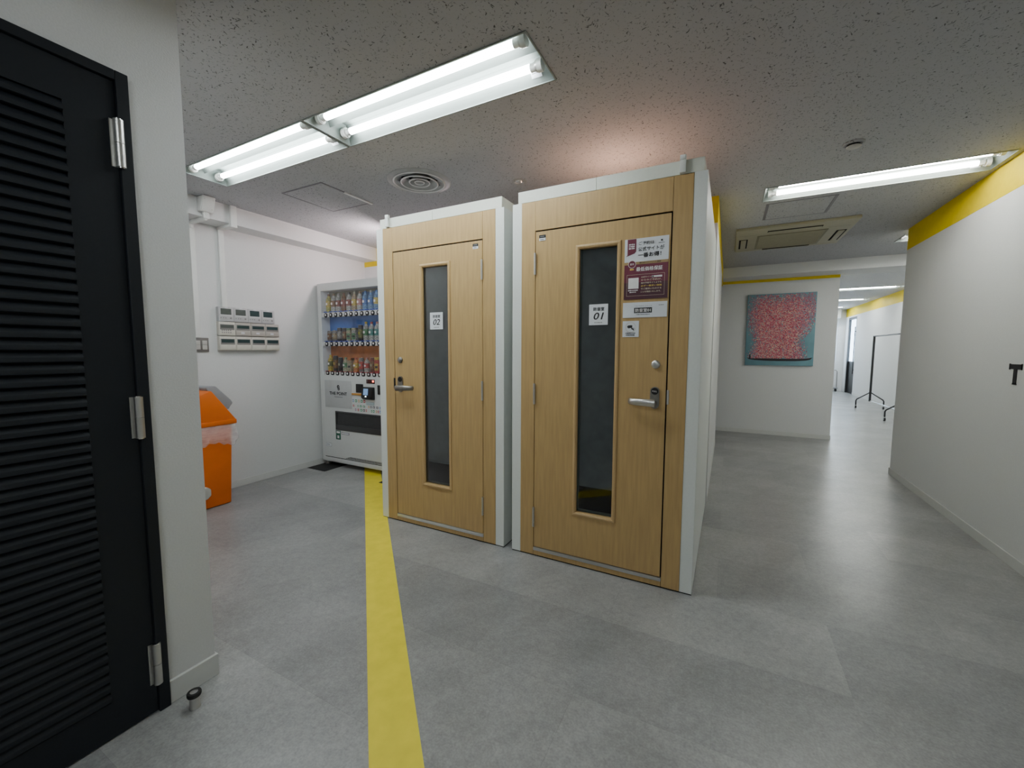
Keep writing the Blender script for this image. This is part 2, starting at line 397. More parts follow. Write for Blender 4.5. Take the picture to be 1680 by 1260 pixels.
for z0, z1 in ((1.808, 1.955), (.959, 1.099), (.104, .252)):
    D = MB(); zm = (z0 + z1) / 2; hx = XL + .019
    for a, b in ((z0 + .003, zm - .001), (zm + .001, z1 - .003)): D.tube([(hx, .604, a), (hx, .604, b)], .0125, STEEL, 20)
    D.tube([(hx, .604, z0), (hx, .604, z1)], .009, CHROME, 16); D.box(XL, XL + .01, .585, .62, z0 + .003, z1 - .003, STEEL)
    D.build('hinge', door1)

# ------------------------------------------------------------------ soundproof booths
BY = 2.2; BD = 1.426; BW = 1.038
def booth(x0, hinge_right, label, doorlabel):
    t = thing('soundproof_booth', label, 'booth', (x0, BY, 0), 'soundproof booths')
    x1 = x0 + BW; yb = BY + BD
    # cabinet shell (hollow)
    s = MB(); e = .06; zt = 2.10
    s.box(x0, x0 + e, BY, yb, .006, zt, BWHITE, .0012, 1); s.box(x1 - e, x1, BY, yb, .006, zt, BWHITE, .0012, 1)
    s.box(x0 + e, x1 - e, yb - .05, yb, .006, zt, BWHITE); s.box(x0 + e, x1 - e, BY + .01, yb - .05, zt - .05, zt, BWHITE)
    s.box(x0 + e, x1 - e, BY + .06, yb - .05, .006, .03, INSIDE); s.build('cabinet_shell', t)
    s = MB(); s.box(x0 + .001, x1 - .001, BY + .004, yb, 0, .006, DARK); s.build('plinth', t)
    s = MB(); s.box(x0 + e, x1 - e, yb - .054, yb - .05, .03, zt - .05, INSIDE); s.box(x0 + e, x0 + e + .004, BY + .06, yb - .054, .03, zt - .05, INSIDE); s.box(x1 - e - .004, x1 - e, BY + .06, yb - .054, .03, zt - .05, INSIDE)
    s.build('interior_lining', t)
    # ledge above
    s = MB(); zl = 2.165
    xs_ = [x0 + .035, x0 + .5, x1 - .016]
    for a, b in zip(xs_, xs_[1:]): s.box(a + .0006, b - .0006, BY + .002, BY + .03, zt, zl, BLEDGE, .001, 1)
    s.box(x1 - .046, x1 - .016, BY + .03, yb - .2, zt, zl, BLEDGE, .001, 1); s.box(x0 + .035, x0 + .065, BY + .03, yb - .2, zt, zl, BLEDGE, .001, 1)
    s.build('top_ledge', t)
    cxd = x0 + .115 if hinge_right else x1 - .11
    s = MB(); s.box(cxd - .015, cxd + .013, BY - .018, BY + .002, 2.102, 2.160, BWHITE, .002); s.box(cxd - .015, cxd + .013, BY - .018, BY + .002, 2.161, 2.184, BWHITE, .002); s.build('cable_duct', t)
    # beech surround
    dl, dr, dz0, dz1 = x0 + .1495, x0 + .8865, .059, 1.9295
    yf = BY - .002
    for a, b in ((x0 + e, dl - .0015), (dr + .0015, x1 - e)):
        s = MB(); s.box(a + .0008, b, yf, BY + .05, .008, 2.097, WOOD, .0008, 1); s.build('door_stile', t)
    s = MB(); s.box(dl - .0007, dr + .0007, yf, BY + .05, dz1 + .004, 2.097, WOOD, .0008, 1); s.build('header_panel', t)
    s = MB(); s.box(dl - .0007, dr + .0007, yf, BY + .05, .008, .036, WOOD, .0008, 1); s.build('kick_panel', t)
    s = MB(); s.box(dl - .001, dr + .001, BY - .006, BY + .05, .036, .056, ALU if hinge_right else STEEL, .002); s.build('threshold', t)
    s = MB(); s.box(dl - .002, dr + .002, BY + .03, BY + .05, .05, dz1 + .006, DARK)   # dark backing for the gap shade behind the leaf edges, open at the window
    wl, wr = (dl + .238, dr - .246) if hinge_right else (dl + .243, dr - .246)
    s.bm.free(); s = MB()
    gl, gr = (.0045, .0018) if hinge_right else (.0018, .005)
    for a, b, c, d in ((dl - .001, dl + gl - .0004, .056, dz1 + .003), (dr - gr + .0004, dr + .001, .056, dz1 + .003), (dl, dr, dz1 - .0036, dz1 + .0036)):
        s.box(a, b, BY + .006, BY + .05, c, d, DARK)  # dark strips set into the door gaps to stand for their shade
    for a, b, c, d in ((dl - .002, dl + .03, .05, dz1 + .006), (dr - .03, dr + .002, .05, dz1 + .006), (dl, dr, dz1 - .03, dz1 + .006), (dl, dr, .05, .09)):
        s.box(a, b, BY + .042, BY + .05, c, d, DARK)
    s.build('door_gap_shade', t)
    # door leaf with a tall narrow opening
    ox0, ox1, oz0, oz1 = wl, wr, .303, 1.824
    gx0, gx1, gz0, gz1 = ox0 + .020, ox1 - .020, .325, 1.802
    gl, gr = (.0045, .0018) if hinge_right else (.0018, .005)
    L = MB(); a0, a1, b0, b1 = dl + gl, dr - gr, dz0 + .001, dz1 - .004
    L.box(a0, gx0, BY - .001, BY + .04, b0, b1, WOOD); L.box(gx1, a1, BY - .001, BY + .04, b0, b1, WOOD)
    L.box(gx0, gx1, BY - .001, BY + .04, gz1, b1, WOOD); L.box(gx0, gx1, BY - .001, BY + .04, b0, gz0, WOOD)
    leaf = L.build('door_leaf', t)
    if doorlabel: leaf['label'] = doorlabel
    F = MB(); prof = [(0, 0), (.001, -.006), (.004, -.0075), (.013, -.0075), (.015, -.005), (.018, -.005), (.021, -.001), (.022, .012), (0, .012)]
    def mitre(p, q, inward):
        """moulding bar from p to q (corner points in x,z) whose profile runs inward"""
        pv = [];  k = F.mi(WOOD2)
        A = []; B = []
        px, pz = p; qx, qz = q
        dx, dz = (qx - px), (qz - pz); Ln = math.hypot(dx, dz); dx /= Ln; dz /= Ln
        for (u, v) in prof:
            A.append(F.bm.verts.new((px + inward[0] * u + dx * u, BY + v, pz + inward[1] * u + dz * u)))
            B.append(F.bm.verts.new((qx + inward[0] * u - dx * u, BY + v, qz + inward[1] * u - dz * u)))
        n_ = len(prof)
        for i in range(n_):
            ff = F.bm.faces.new((A[i], B[i], B[(i + 1) % n_], A[(i + 1) % n_])); ff.material_index = k
        for r in (A, B[::-1]):
            ff = F.bm.faces.new(r); ff.material_index = k
    mitre((ox0, oz0), (ox0, oz1), (1, 0)); mitre((ox1, oz1), (ox1, oz0), (-1, 0)); mitre((ox0, oz1), (ox1, oz1), (0, -1)); mitre((ox1, oz0), (ox0, oz0), (0, 1))
    bmesh.ops.recalc_face_normals(F.bm, faces=F.bm.faces)
    F.build('window_frame', leaf)
    F = MB(); F.box(ox0 + .02, ox1 - .02, BY + .012, BY + .018, oz0 + .02, oz1 - .02, GLASS); F.build('glass_pane', leaf)
    F = MB(); F.box(ox0 + .022, ox1 - .022, BY + .026, BY + .030, .473, gz1 + .01, FILM); F.build('privacy_film', leaf)
    F = MB()
    for a, b, c, d in ((gx0, gx0 + .012, gz0, gz1), (gx1 - .006, gx1, gz0, gz1), (gx0, gx1, gz0, gz0 + .016)): F.box(a, b, BY + .019, BY + .025, c, d, LCD2)
    F.build('glazing_seal', leaf)
    # lock and lever handle
    kx = dl + .054 if hinge_right else dr - .057
    hx = dl + .053 if hinge_right else dr - .057
    sg = 1 if hinge_right else -1
    F = MB(); F.lathe([(0, .013), (.010, .013), (.017, .011), (.0215, .006), (.0215, 0)], DSTEEL if hinge_right else STEEL, atY(kx, BY - .001, 1.18), 28); F.lathe([(.0075, .0135), (.007, .0165), (0, .017)], CHROME, atY(kx, BY - .001, 1.18), 20); F.box(kx - .001, kx + .001, BY - .0185, BY - .017, 1.175, 1.185, DARK)
    F.build('lock_cylinder', leaf)
    F = MB(); pts = []; hr = .0225; zc0, zc1 = .975, 1.043
    for k in range(13): a = PI * k / 12; pts.append((hx + hr * math.cos(a), zc1 + hr * math.sin(a)))
    for k in range(13): a = PI + PI * k / 12; pts.append((hx + hr * math.cos(a), zc0 + hr * math.sin(a)))
    F.prism(pts, 'y', BY - .009, BY - .001, DSTEEL)
    F.build('handle_plate', leaf)
    F = MB(); F.lathe([(0, .012), (.016, .012), (.018, .009), (.018, .006)], PLBLACK, atY(hx, BY - .001, zc1), 28)
    if not hinge_right: F.text('PULL', WPRINT, (hx, BY - .0135, zc1), w=.023, bold=.02)
    F.build('push_pull_disc', leaf)
    F = MB(); F.tube([(hx, BY - .008, .985), (hx, BY - .05, .985)], .011, DSTEEL, 18)
    F.tube([(hx - sg * .006, BY - .046, .985), (hx + sg * .02, BY - .049, .986), (hx + sg * .06, BY - .050, .987), (hx + sg * .095, BY - .047, .987), (hx + sg * .112, BY - .038, .987), (hx + sg * .121, BY - .026, .987), (hx + sg * .123, BY - .016, .987)],
           [.0125, .0125, .012, .011, .0105, .0105, .010], DSTEEL if hinge_right else STEEL, 18)
    for v_ in F.bm.verts:
        if abs(v_.co.x - hx) > .008 or v_.co.y < BY - .03: v_.co.z = .987 + (v_.co.z - .987) * 1.55
    F.build('lever_handle', leaf)
    # strike plate on the free side, hinges on the other
    spx = dl - .006 if hinge_right else dr + .006
    F = MB(); F.box(spx - .005, spx + .005, BY - .004, BY + .01, .977, 1.051, PLBLACK if hinge_right else STEEL, .001, 1); F.build('strike_plate', t)
    hgx = dr - .001 if hinge_right else dl + .001
    for z0, z1 in ((.186, .305), (.935, 1.054), (1.687, 1.806)):
        F = MB(); zs = [z0 + (z1 - z0) * i / 5 for i in range(6)]
        for a, b in zip(zs, zs[1:]): F.tube([(hgx, BY - .008, a + .0006), (hgx, BY - .008, b - .0006)], .0072, STEEL, 14)
        F.tube([(hgx, BY - .008, z0 - .002), (hgx, BY - .008, z1 + .002)], .0055, STEEL, 12)
        F.box(hgx - .003, hgx + .003, BY - .006, BY + .012, z0, z1, STEEL); F.build('hinge', t)
    return t, dl, dr
b1, dl1, dr1 = booth(-1.155, False, 'soundproof booth 01 with beech door hinged on its left side', None)
b2, dl2, dr2 = booth(-2.251, True, 'soundproof booth 02 with beech door, standing next to the vending machine', None)

# signs and stickers on the booth doors
YS = BY - .0025
def sheet(name, label, cat, x0, x1, z0, z1, y=YS, m=PAPER, th=.0012, group=None):
    t = thing(name, label, cat, ((x0 + x1) / 2, y, z0), group)
    s = MB(); s.box(x0, x1, y - th, y, z0, z1, m); s.build('paper_sheet', t)
    return t, y - th - .0004
def room_sign(x0, x1, num, label):
    z0, z1 = 1.389, 1.501; t, y = sheet('room_sign', label, 'sign', x0, x1, z0, z1, BY + .0118, group='room number signs'); c = (x0 + x1) / 2
    s = MB(); s.text('防音室', INK, (c + .002, y, 1.475), w=.06, h=.019, bold=.03); s.text(num, INK, (c + .002, y, 1.437), w=.055, h=.037, shear=.22, bold=.018); s.dashes(GREYINK, c - .022, c + .022, y, 1.402, .006, 11)
    s.build('lettering', t)
room_sign(-.685, -.581, '01', 'white room number sign 01 on the dark window of a booth door')
room_sign(-1.788, -1.682, '02', 'white room number sign 02 on the dark window of a booth door')

# price guarantee poster
px0, px1, pz0, pz1 = -.496, -.2805, 1.5145, 1.8205
t, y = sheet('poster', 'white and maroon hotel booking poster on the door of booth 01', 'poster', px0, px1, pz0, pz1)
s = MB(); y1 = y
s.box(px0, px1, y1 - .0001, y1 + .0003, 1.6905, 1.704, GOLD); s.box(px0, px1, y1 - .0001, y1 + .0003, 1.6, 1.6905, MAROON); s.box(px0, px1, y1 - .0001, y1 + .0003, pz0, 1.6, DMAROON)
yb_ = y1 - .0004
s.prism([(px0 + .014, pz1 - .001), (px0 + .058, pz1 - .001), (px0 + .058, 1.757), (px0 + .05, 1.747), (px0 + .006, 1.733), (px0 + .014, 1.74)], 'y', yb_, yb_ + .0003, MAROON)
s.build('printed_panels', t)
y2 = yb_ - .0004
s = MB(); cxp = px0 + .14
s.text('ご予約は', INK, (px0 + .108, y2, 1.795), w=.074, h=.017, bold=.012); s.text('公式サイトが', INK, (px0 + .131, y2, 1.766), w=.126, h=.021, bold=.018); s.text('一番お得！', INK, (px0 + .124, y2, 1.736), w=.112, h=.022, bold=.03)
s.build('headline_lettering', t)
s = MB(); s.text('安心のベストレート保証', INK, (px0 + .128, y2, 1.6975), w=.105, h=.0075, bold=.02)
s.dashes(GREYINK, px1 - .049, px1 - .019, y2, 1.788, .004, 8)
s.build('ribbon_lettering', t)
s = MB(); s.box(px1 - .038, px1 - .030, y2, y2 + .0003, 1.796, 1.804, INK); s.build('shop_mark', t)
s = MB()
s.text('最低価格保証', WPRINT, (px0 + .125, y2, 1.666), w=.128, h=.021, bold=.028)
s.build('title_lettering', t)
s = MB(); zz = 1.625
for i, (tx, mm, ww) in enumerate((('公式サイト', CREAM, .048), ('からのご予約が、', CREAM, .1), ('他の予約サイトよりも', CREAM, .1), ('必ず一番安い価格', YPRINT, .102), ('でご提供いただける', CREAM, .1), ('ことを保証いたします。', CREAM, .098))):
    s.text(tx, mm, (px0 + .086, y2, zz - i * .0148), w=ww, h=.0082, align='l', bold=.02)
s.build('body_lettering', t)
s = MB(); s.dashes(WPRINT, px0 + .022, px0 + .072, y2, 1.560, .006, 9); s.dashes(WPRINT, px0 + .03, px0 + .064, y2, 1.551, .006, 6)
for i in range(3): s.dashes(WPRINT, px0 + .021, px0 + .052, y2, 1.793 - i * .010, .0075, 4)
s.build('small_lettering', t)
s = MB()
for a, b, c, d in ((.014, .2, 1.6385, 1.6395), (.014, .2, 1.5315, 1.5325), (.014, .015, 1.5325, 1.6385), (.199, .2, 1.5325, 1.6385)): s.box(px0 + a, px0 + b, y2, y2 + .0003, c, d, CREAM)
s.build('printed_border', t)
s = MB(); s.box(px0 + .022, px0 + .074, y2, y2 + .0003, 1.5685, 1.6235, WPRINT); s.build('blank_code_square', t)
s = MB(); s.box(px0 + .138, px0 + .188, y2, y2 + .0003, 1.6205, 1.6295, WPRINT); s.box(px0 + .14, px0 + .148, y2 - .0002, y2, 1.622, 1.628, INK); s.build('search_field', t)
s = MB(); s.lathe([(0, .0004), (.0195, .0004), (.0195, 0)], WPRINT, atY(px0 + .039, y2 + .0003, 1.693), 24); s.lathe([(0, .0004), (.0175, .0004), (.0175, 0)], MAROON, atY(px0 + .039, y2 - .0004, 1.693), 24); s.text('最安', WPRINT, (px0 + .039, y2 - .0012, 1.693), w=.02, h=.01, bold=.01); s.dashes(YPRINT, px0 + .029, px0 + .05, y2 - .0006, 1.667, .009, 3)
s.build('medal_badge', t)

# studio name strip and camera notice
t, y = sheet('notice_strip', 'white notice strip with black 防音室01 block under the poster', 'sign', -.4985, -.2795, 1.421, 1.4985)
s = MB(); s.box(-.441, -.352, y, y + .0004, 1.444, 1.471, INK); s.text('THE POINT スタジオ', GREYINK, (-.396, y - .0003, 1.4795), w=.086, h=.006); s.dashes(GREYINK, -.43, -.362, y - .0003, 1.4365, .005, 14); s.text('防音室01', WPRINT, (-.3965, y - .0006, 1.4575), w=.076, h=.018, bold=.018)
s.dashes(GREYINK, -.32, -.294, y - .0003, 1.481, .004, 6); s.build('lettering', t)
t, y = sheet('camera_notice', 'small white security camera notice above the lock of booth 01', 'sign', -.4975, -.4145, 1.321, 1.404)
s = MB()
n_ = 40
for i in range(n_):
    a0, a1 = 2 * PI * i / n_, 2 * PI * (i + 1) / n_; c = (-.456, 1.371); r0, r1 = .0255, .0265
    s.poly([(c[0] + r0 * math.cos(a0), y, c[1] + r0 * math.sin(a0)), (c[0] + r1 * math.cos(a0), y, c[1] + r1 * math.sin(a0)), (c[0] + r1 * math.cos(a1), y, c[1] + r1 * math.sin(a1)), (c[0] + r0 * math.cos(a1), y, c[1] + r0 * math.sin(a1))], GOLD)
s.prism([(-.475, 1.374), (-.470, 1.381), (-.452, 1.383), (-.447, 1.379), (-.449, 1.369), (-.468, 1.366)], 'y', y - .0002, y + .0002, INK); s.prism([(-.452, 1.369), (-.447, 1.37), (-.443, 1.362), (-.441, 1.362), (-.441, 1.356), (-.453, 1.362)], 'y', y - .0003, y + .0001, INK); s.box(-.442, -.439, y - .0002, y + .0002, 1.354, 1.369, INK)
s.dashes(INK, -.482, -.431, y - .0003, 1.341, .0065, 9); s.dashes(INK, -.480, -.434, y - .0003, 1.3315, .0065, 8); s.build('printing', t)
for x0, x1, zb_, lab in ((-.982, -.942, 1.873, 'small black and white maker sticker at the top corner of booth 01 door'), (-1.434, -1.394, 1.877, 'small black and white maker sticker at the top corner of booth 02 door')):
    t, y = sheet('door_sticker', lab, 'sticker', x0, x1, zb_, zb_ + .0315, group='door corner stickers')
    s = MB(); s.box(x0, x1, y, y + .0004, zb_ + .015, zb_ + .0315, PLBLACK); s.box(x0 + .006, x1 - .008, y - .0003, y, zb_ + .022, zb_ + .025, GREYP); s.box(x0 + .006, x1 - .012, y, y + .0004, zb_ + .005, zb_ + .009, GREYINK); s.build('dark_band', t)

# ------------------------------------------------------------------ vending machine
VX0, VX1, VY, VZ0, VZ1 = -3.884, -2.64, 2.94, .05, 1.944; VB = YB - .01
vm = thing('vending_machine', 'white drinks vending machine between the wall and booth 02', 'vending machine', ((VX0 + VX1) / 2, VY, 0))
wx0, wx1, wz0, wz1 = -3.834, -2.69, .984, 1.868; dep = .105
s = MB(); s.box(VX0, wx0, VY, VB, VZ0 + .05, VZ1, VWHITE, .002, 1); s.box(wx1, VX1, VY, VB, VZ0 + .05, VZ1, VWHITE, .002, 1); s.box(wx0, wx1, VY, VB, wz1, VZ1, VWHITE)
s.box(wx0, wx1, VY, VB, .605, wz0, VWHITE); s.box(wx0, -3.655, VY, VB, .41, .605, VWHITE); s.box(-2.75, wx1, VY, VB, .41, .605, VWHITE); s.box(wx0, wx1, VY, VB, .104, .41, VWHITE)
s.box(wx0, wx1, VY + dep + .02, VB, wz0, wz1, VWHITE); s.box(-3.655, -2.75, VY + .08, VB, .41, .605, VGREY)
s.build('cabinet', vm)
s = MB(); s.box(VX0, VX1, VY - .002, VB, VZ0, .098, VWHITE, .003); s.build('base_skirt', vm)
s = MB(); s.box(wx0, wx1, VY + dep, VY + dep + .02, 1.60, wz1, mat('olive_backdrop', (.20, .21, .15), .5, var=.2, scale=5)); s.box(wx0, wx1, VY + dep - .001, VY + dep + .02, 1.3, 1.60, mat('blue_backdrop_glow', (.025, .095, .34), .5, var=.35, scale=6, emit=(.05, .2, .6), estr=.02)); s.box(wx0, wx1, VY + dep, VY + dep + .02, wz0, 1.3, mat('orange_backdrop_glow', (.34, .105, .02), .5, var=.45, scale=9, emit=(.6, .2, .04), estr=.02))  # blue and orange sheets given a faint glow to brighten the unlit recess
s.box(-3.33, wx1, VY + dep - .003, VY + dep, 1.66, wz1 - .03, mat('deep_blue_backdrop', (.05, .13, .33), .5, var=.2, scale=5)); s.build('display_backdrop', vm)
s = MB(); s.box(wx0 - .001, wx0 + .004, VY + .004, VY + dep, wz0, wz1, VLINER); s.box(wx1 - .004, wx1, VY + .004, VY + dep, wz0, wz1, VLINER); s.box(wx0, wx1, VY + .004, VY + dep, wz1 - .004, wz1, VGREY)
s.build('display_liner', vm)
rows = ((1.594, 1.647, 1.611, 'blue'), (1.292, 1.342, 1.311, 'blue'), (.984, 1.026, 1.004, 'red'))
PRICEB = mat('blue_price_tag', (.03, .06, .35), .4); PRICER = mat('red_price_tag', (.45, .03, .06), .4)
for z0, z1, zb_, c in rows:
    s = MB(); s.box(wx0 + .004, wx1 - .004, VY + .006, VY + .02, z0, z1 - .008, VWHITE, .002); s.box(wx0 + .004, wx1 - .004, VY + .02, VY + dep, z1 - .012, z1 - .006, VGREY)
    sh = s.build('display_shelf', vm)
    for i in range(15):
        bx = -3.766 + .0755 * i
        if bx > wx1 - .03: break
        s = MB(); s.lathe([(0, .010), (.009, .0095), (.0105, .006)], WPRINT, atY(bx + .003, VY + .006, zb_ + .003), 18); s.lathe([(0, .006), (.018, .0065), (.024, .004), (.0255, 0)], PLBLACK, atY(bx, VY + .006, zb_), 20)  # off-centre white disc paints the highlight on the black dome
        s.build('selection_button', sh)
        s = MB(); s.box(bx - .03, bx + .03, VY + .003, VY + .006, z1 - .007, z1 + .003, PRICEB if c == 'blue' else PRICER); s.build('price_tag', sh)
s = MB(); s.box(wx0 + .004, wx1 - .004, VY + .001, VY + .003, wz0 + .002, wz1 - .002, VGLASS); s.build('display_glass', vm)
yv = VY
s = MB(); s.box(-3.811, -3.408, yv - .004, yv, .643, .93, VGREY, .002); s.text('THE POINT', INK, (-3.603, yv - .0046, .794), w=.262, h=.032, bold=.04); s.dashes(GREYINK, -3.665, -3.535, yv - .0046, .757, .012, 14)
def ring(mb, cx, cz, r0, r1, y, m, n=28):
    for i in range(n):
        a0, a1 = 2 * PI * i / n, 2 * PI * (i + 1) / n
        mb.poly([(cx + r0 * math.cos(a0), y, cz + r0 * math.sin(a0)), (cx + r1 * math.cos(a0), y, cz + r1 * math.sin(a0)), (cx + r1 * math.cos(a1), y, cz + r1 * math.sin(a1)), (cx + r0 * math.cos(a1), y, cz + r0 * math.sin(a1))], m)
ring(s, -3.6, .865, .011, .019, yv - .0046, INK); ring(s, -3.594, .843, .009, .0165, yv - .0047, INK); s.text('S', INK, (-3.597, yv - .005, .853), h=.045, bold=.01)
s.build('sign_panel', vm)
# dispensing hatch
s = MB(); s.box(-3.655, -2.75, yv + .004, yv + .012, .412, .60, mat('smoked_flap', (.035, .036, .038), .18, var=.1)); s.build('dispenser_flap', vm)
s = MB()
for a, b, c, d in ((-3.655, -2.75, .592, .606), (-3.655, -2.75, .405, .462), (-3.658, -3.645, .405, .606)): s.box(a, b, yv - .006, yv + .006, c, d, mat('dispenser_frame_grey', (.05, .05, .052), .4), .002)
s.build('dispenser_frame', vm)
s = MB(); s.box(-3.34, -3.238, yv - .005, yv, .818, .906, PLBLACK, .004); s.build('banknote_slot', vm)
s = MB(); s.prism([(yv, .755), (yv - .02, .755), (yv - .04, .775), (yv - .03, .878), (yv, .882)], 'x', -3.232, -3.078, PLBLACK, .006); card = s.build('card_reader', vm)
s = MB(); M_ = Matrix.Translation((-3.165, yv - .0375, .835)) @ Matrix.Rotation(math.radians(-6), 4, 'X'); s.box(-.032, .028, -.003, .003, -.032, .032, mat('reader_screen', (.10, .16, .26), .2, emit=(.2, .35, .6), estr=.35), .001, 1, M_); s.build('reader_screen', card)
s = MB(); s.lathe([(0, .003), (.007, .003), (.007, 0)], mat('white_led', (.9, .95, 1), .3, emit=(.8, .95, 1), estr=3), atY(-3.165, yv - .0385, .789), 14); s.build('indicator_light', card)
s = MB(); s.box(-3.19, -3.076, yv - .004, yv, .916, .958, mat('dark_red_display', (.06, .008, .008), .25), .002); dsp = s.build('price_display', vm)
s = MB(); s.box(-3.108, -3.086, yv - .0046, yv - .004, .931, .949, mat('red_led', (1, .1, .05), .4, emit=(1, .14, .08), estr=2.5)); s.build('led_digits', dsp)
s = MB(); s.box(-3.398, -3.24, yv - .012, yv, .791, .81, mat('amber_strip', (.62, .30, .05), .4), .003); s.build('coin_return_strip', vm)
s = MB(); s.box(-3.04, -2.985, yv - .006, yv, .812, .905, PLBLACK, .004); s.build('coin_slot', vm)
s = MB(); s.box(-3.2, -3.09, yv - .003, yv, .698, .728, mat('pale_teal_sticker', (.40, .48, .5), .4), .001); s.build('payment_label', vm)
cols = [(.5, .06, .08), (.06, .2, .5), (.05, .3, .15), (.1, .1, .12), (.6, .35, .1), (.35, .1, .3), (.3, .32, .34)]
stm = [mat('sticker_%s' % 'abcdefg'[i], c, .4) for i, c in enumerate(cols)]
s = MB(); k = 0
for zc_, hh in ((.732, .028), (.680, .02), (.640, .024)):
    x = -3.393
    while x < -2.97:
        ww = random.choice((.014, .02, .026)); 
        if not (zc_ > .7 and x > -3.215) and random.random() < .85: s.box(x, x + ww, yv - .0015, yv, zc_ - hh / 2, zc_ + hh / 2, random.choice(stm)); s.box(x + ww * .25, x + ww * .75, yv - .0018, yv, zc_ - hh * .2, zc_ + hh * .15, WPRINT)
        x += ww + random.choice((.012, .02))
s.build('payment_stickers', vm)
s = MB(); s.box(-3.661, -3.589, yv - .0015, yv, .302, .398, mat('green_label', (.01, .12, .075), .4)); s.box(-3.65, -3.6, yv - .002, yv, .37, .39, WPRINT); s.box(-3.64, -3.612, yv - .002, yv, .315, .345, WPRINT); s.build('recycling_label', vm)
s = MB(); s.box(-3.576, -3.46, yv - .0015, yv, .362, .385, GREYINK); s.box(-3.57, -3.468, yv - .002, yv, .368, .379, PAPER); s.box(-3.822, -3.735, yv - .001, yv, .214, .252, GREYINK); s.box(-3.819, -3.738, yv - .0015, yv, .217, .249, PAPER); s.box(-3.81, -3.76, yv - .002, yv, .23, .236, GREYINK); s.build('notice_labels', vm)
s = MB(); s.box(-3.835, -2.69, yv - .0015, yv + .01, .098, .104, DARK)
for i in range(40):
    x = -3.52 + i * .0155; hgt = .024 * min(1, (i + 1) / 5); s.box(x, x + .008, yv - .001, yv + .01, .108, .108 + hgt, DARK)
s.build('vent_slots', vm)
for fx_ in (-3.86, -2.665):
    for fy_ in (VY + .05, VB - .06):
        s = MB(); s.tube([(fx_, fy_, .012), (fx_, fy_, .055)], .018, STEEL, 16); s.tube([(fx_, fy_, .0055), (fx_, fy_, .014)], .03, STEEL, 16); s.build('leveling_foot', vm)
for xa, xb, lab in ((-3.9, -3.63, 'black anti-slip floor plate under the vending machine beside the wall'), (-2.87, -2.59, 'black anti-slip floor plate under the vending machine beside booth 02')):
    t = thing('floor_plate', lab, 'floor plate', ((xa + xb) / 2, VY, 0), 'floor plates under the vending machine')
    s = MB(); s.box(xa, xb, VY - .18, VY + .16, .0012, .0055, RUBBER, .0015, 1); s.build('rubber_plate', t)
    s = MB(); s.box(xa + .03, xb - .03, VY - .165, VY - .12, .0052, .0068, RUBBER); s.build('fixing_strip', t)

# drinks: one prototype per shape, then copies
def dmat(n, c, r=.3): return mat('drink_' + n, tuple(.68 * q for q in c), r, var=.75, scale=75, stretch=(1, 1, 1.4))
YD = VY + .062; R0 = .0315
def drink(shape, z0, x, h, bodyc, labc, capc, label, group, name):
    t = thing(name, label, 'bottle' if shape == 'bottle' else 'can' if shape == 'can' else 'carton', (x, YD, z0), group)
    if shape == 'bottle':
        s = MB(); s.lathe([(0, 0), (.026, 0), (.0295, .004), (.0295, h * .25), (.028, h * .28), (.0295, h * .31), (.0295, h * .62), (.026, h * .72), (.016, h * .84), (.012, h * .88), (.012, h * .92), (0, h * .92)], bodyc, Matrix.Translation((x, YD, z0)), 20); b = s.build('bottle_body', t)
        s = MB(); s.lathe([(.0300, h * .30), (.0303, h * .32), (.0303, h * .60), (.0300, h * .62)], labc, Matrix.Translation((x, YD, z0)), 20); s.box(x - .012, x + .010, YD - .0312, YD - .028, z0 + h * .40, z0 + h * .52, WPRINT); s.build('bottle_label', t)
        s = MB(); s.lathe([(.0135, h * .90), (.0135, h * .985), (.012, h), (0, h)], capc, Matrix.Translation((x, YD, z0)), 16); s.build('bottle_cap', t)
    elif shape == 'can':
        s = MB(); s.lathe([(0, 0), (.022, 0), (.026, .006), (.026, h - .012), (.022, h - .002)], bodyc, Matrix.Translation((x, YD, z0)), 20); s.build('can_body', t)
        s = MB(); s.lathe([(.0264, h * .2), (.0266, h * .22), (.0266, h * .72), (.0264, h * .74)], labc, Matrix.Translation((x, YD, z0)), 20); s.box(x - .012, x + .012, YD - .0275, YD - .024, z0 + h * .42, z0 + h * .58, capc); s.build('can_label', t)
        s = MB(); s.lathe([(.022, h - .002), (.0225, h), (.02, h), (.019, h - .004), (0, h - .004)], CHROME, Matrix.Translation((x, YD, z0)), 20); s.build('can_lid', t)
    else:
        s = MB(); s.box(x - .028, x + .028, YD - .026, YD + .02, z0, z0 + h, bodyc, .002); s.build('carton_body', t)
        s = MB(); s.box(x - .024, x + .024, YD - .0265, YD - .024, z0 + h * .15, z0 + h * .6, labc); s.box(x - .018, x + .018, YD - .027, YD - .024, z0 + h * .3, z0 + h * .45, INK); s.build('carton_label', t)
        s = MB(); s.box(x - .028, x + .028, YD - .0262, YD + .0202, z0 + h * .82, z0 + h + .0005, capc, .002); s.build('carton_top', t)
    return t
C = {'ygreen': dmat('ygreen', (.42, .40, .08)), 'brown': dmat('brown', (.22, .10, .04)), 'white': dmat('white', (.42, .42, .40)), 'dred': dmat('dred', (.25, .05, .03)), 'yellow': dmat('yellow', (.6, .45, .07)),
     'blue': dmat('blue', (.06, .17, .48)), 'lblue': dmat('lblue', (.13, .27, .52)), 'tan': dmat('tan', (.40, .30, .18)), 'grey': dmat('grey', (.26, .24, .23)), 'dark': dmat('dark', (.045, .035, .04)), 'green': dmat('green', (.10, .27, .13)), 'cream': dmat('cream', (.42, .40, .27)),
     'teal': dmat('teal', (.09, .27, .25)), 'red': dmat('red', (.50, .06, .05)), 'orange': dmat('orange', (.60, .20, .04)), 'olive': dmat('olive', (.16, .17, .05)), 'pink': dmat('pink', (.5, .22, .2))}
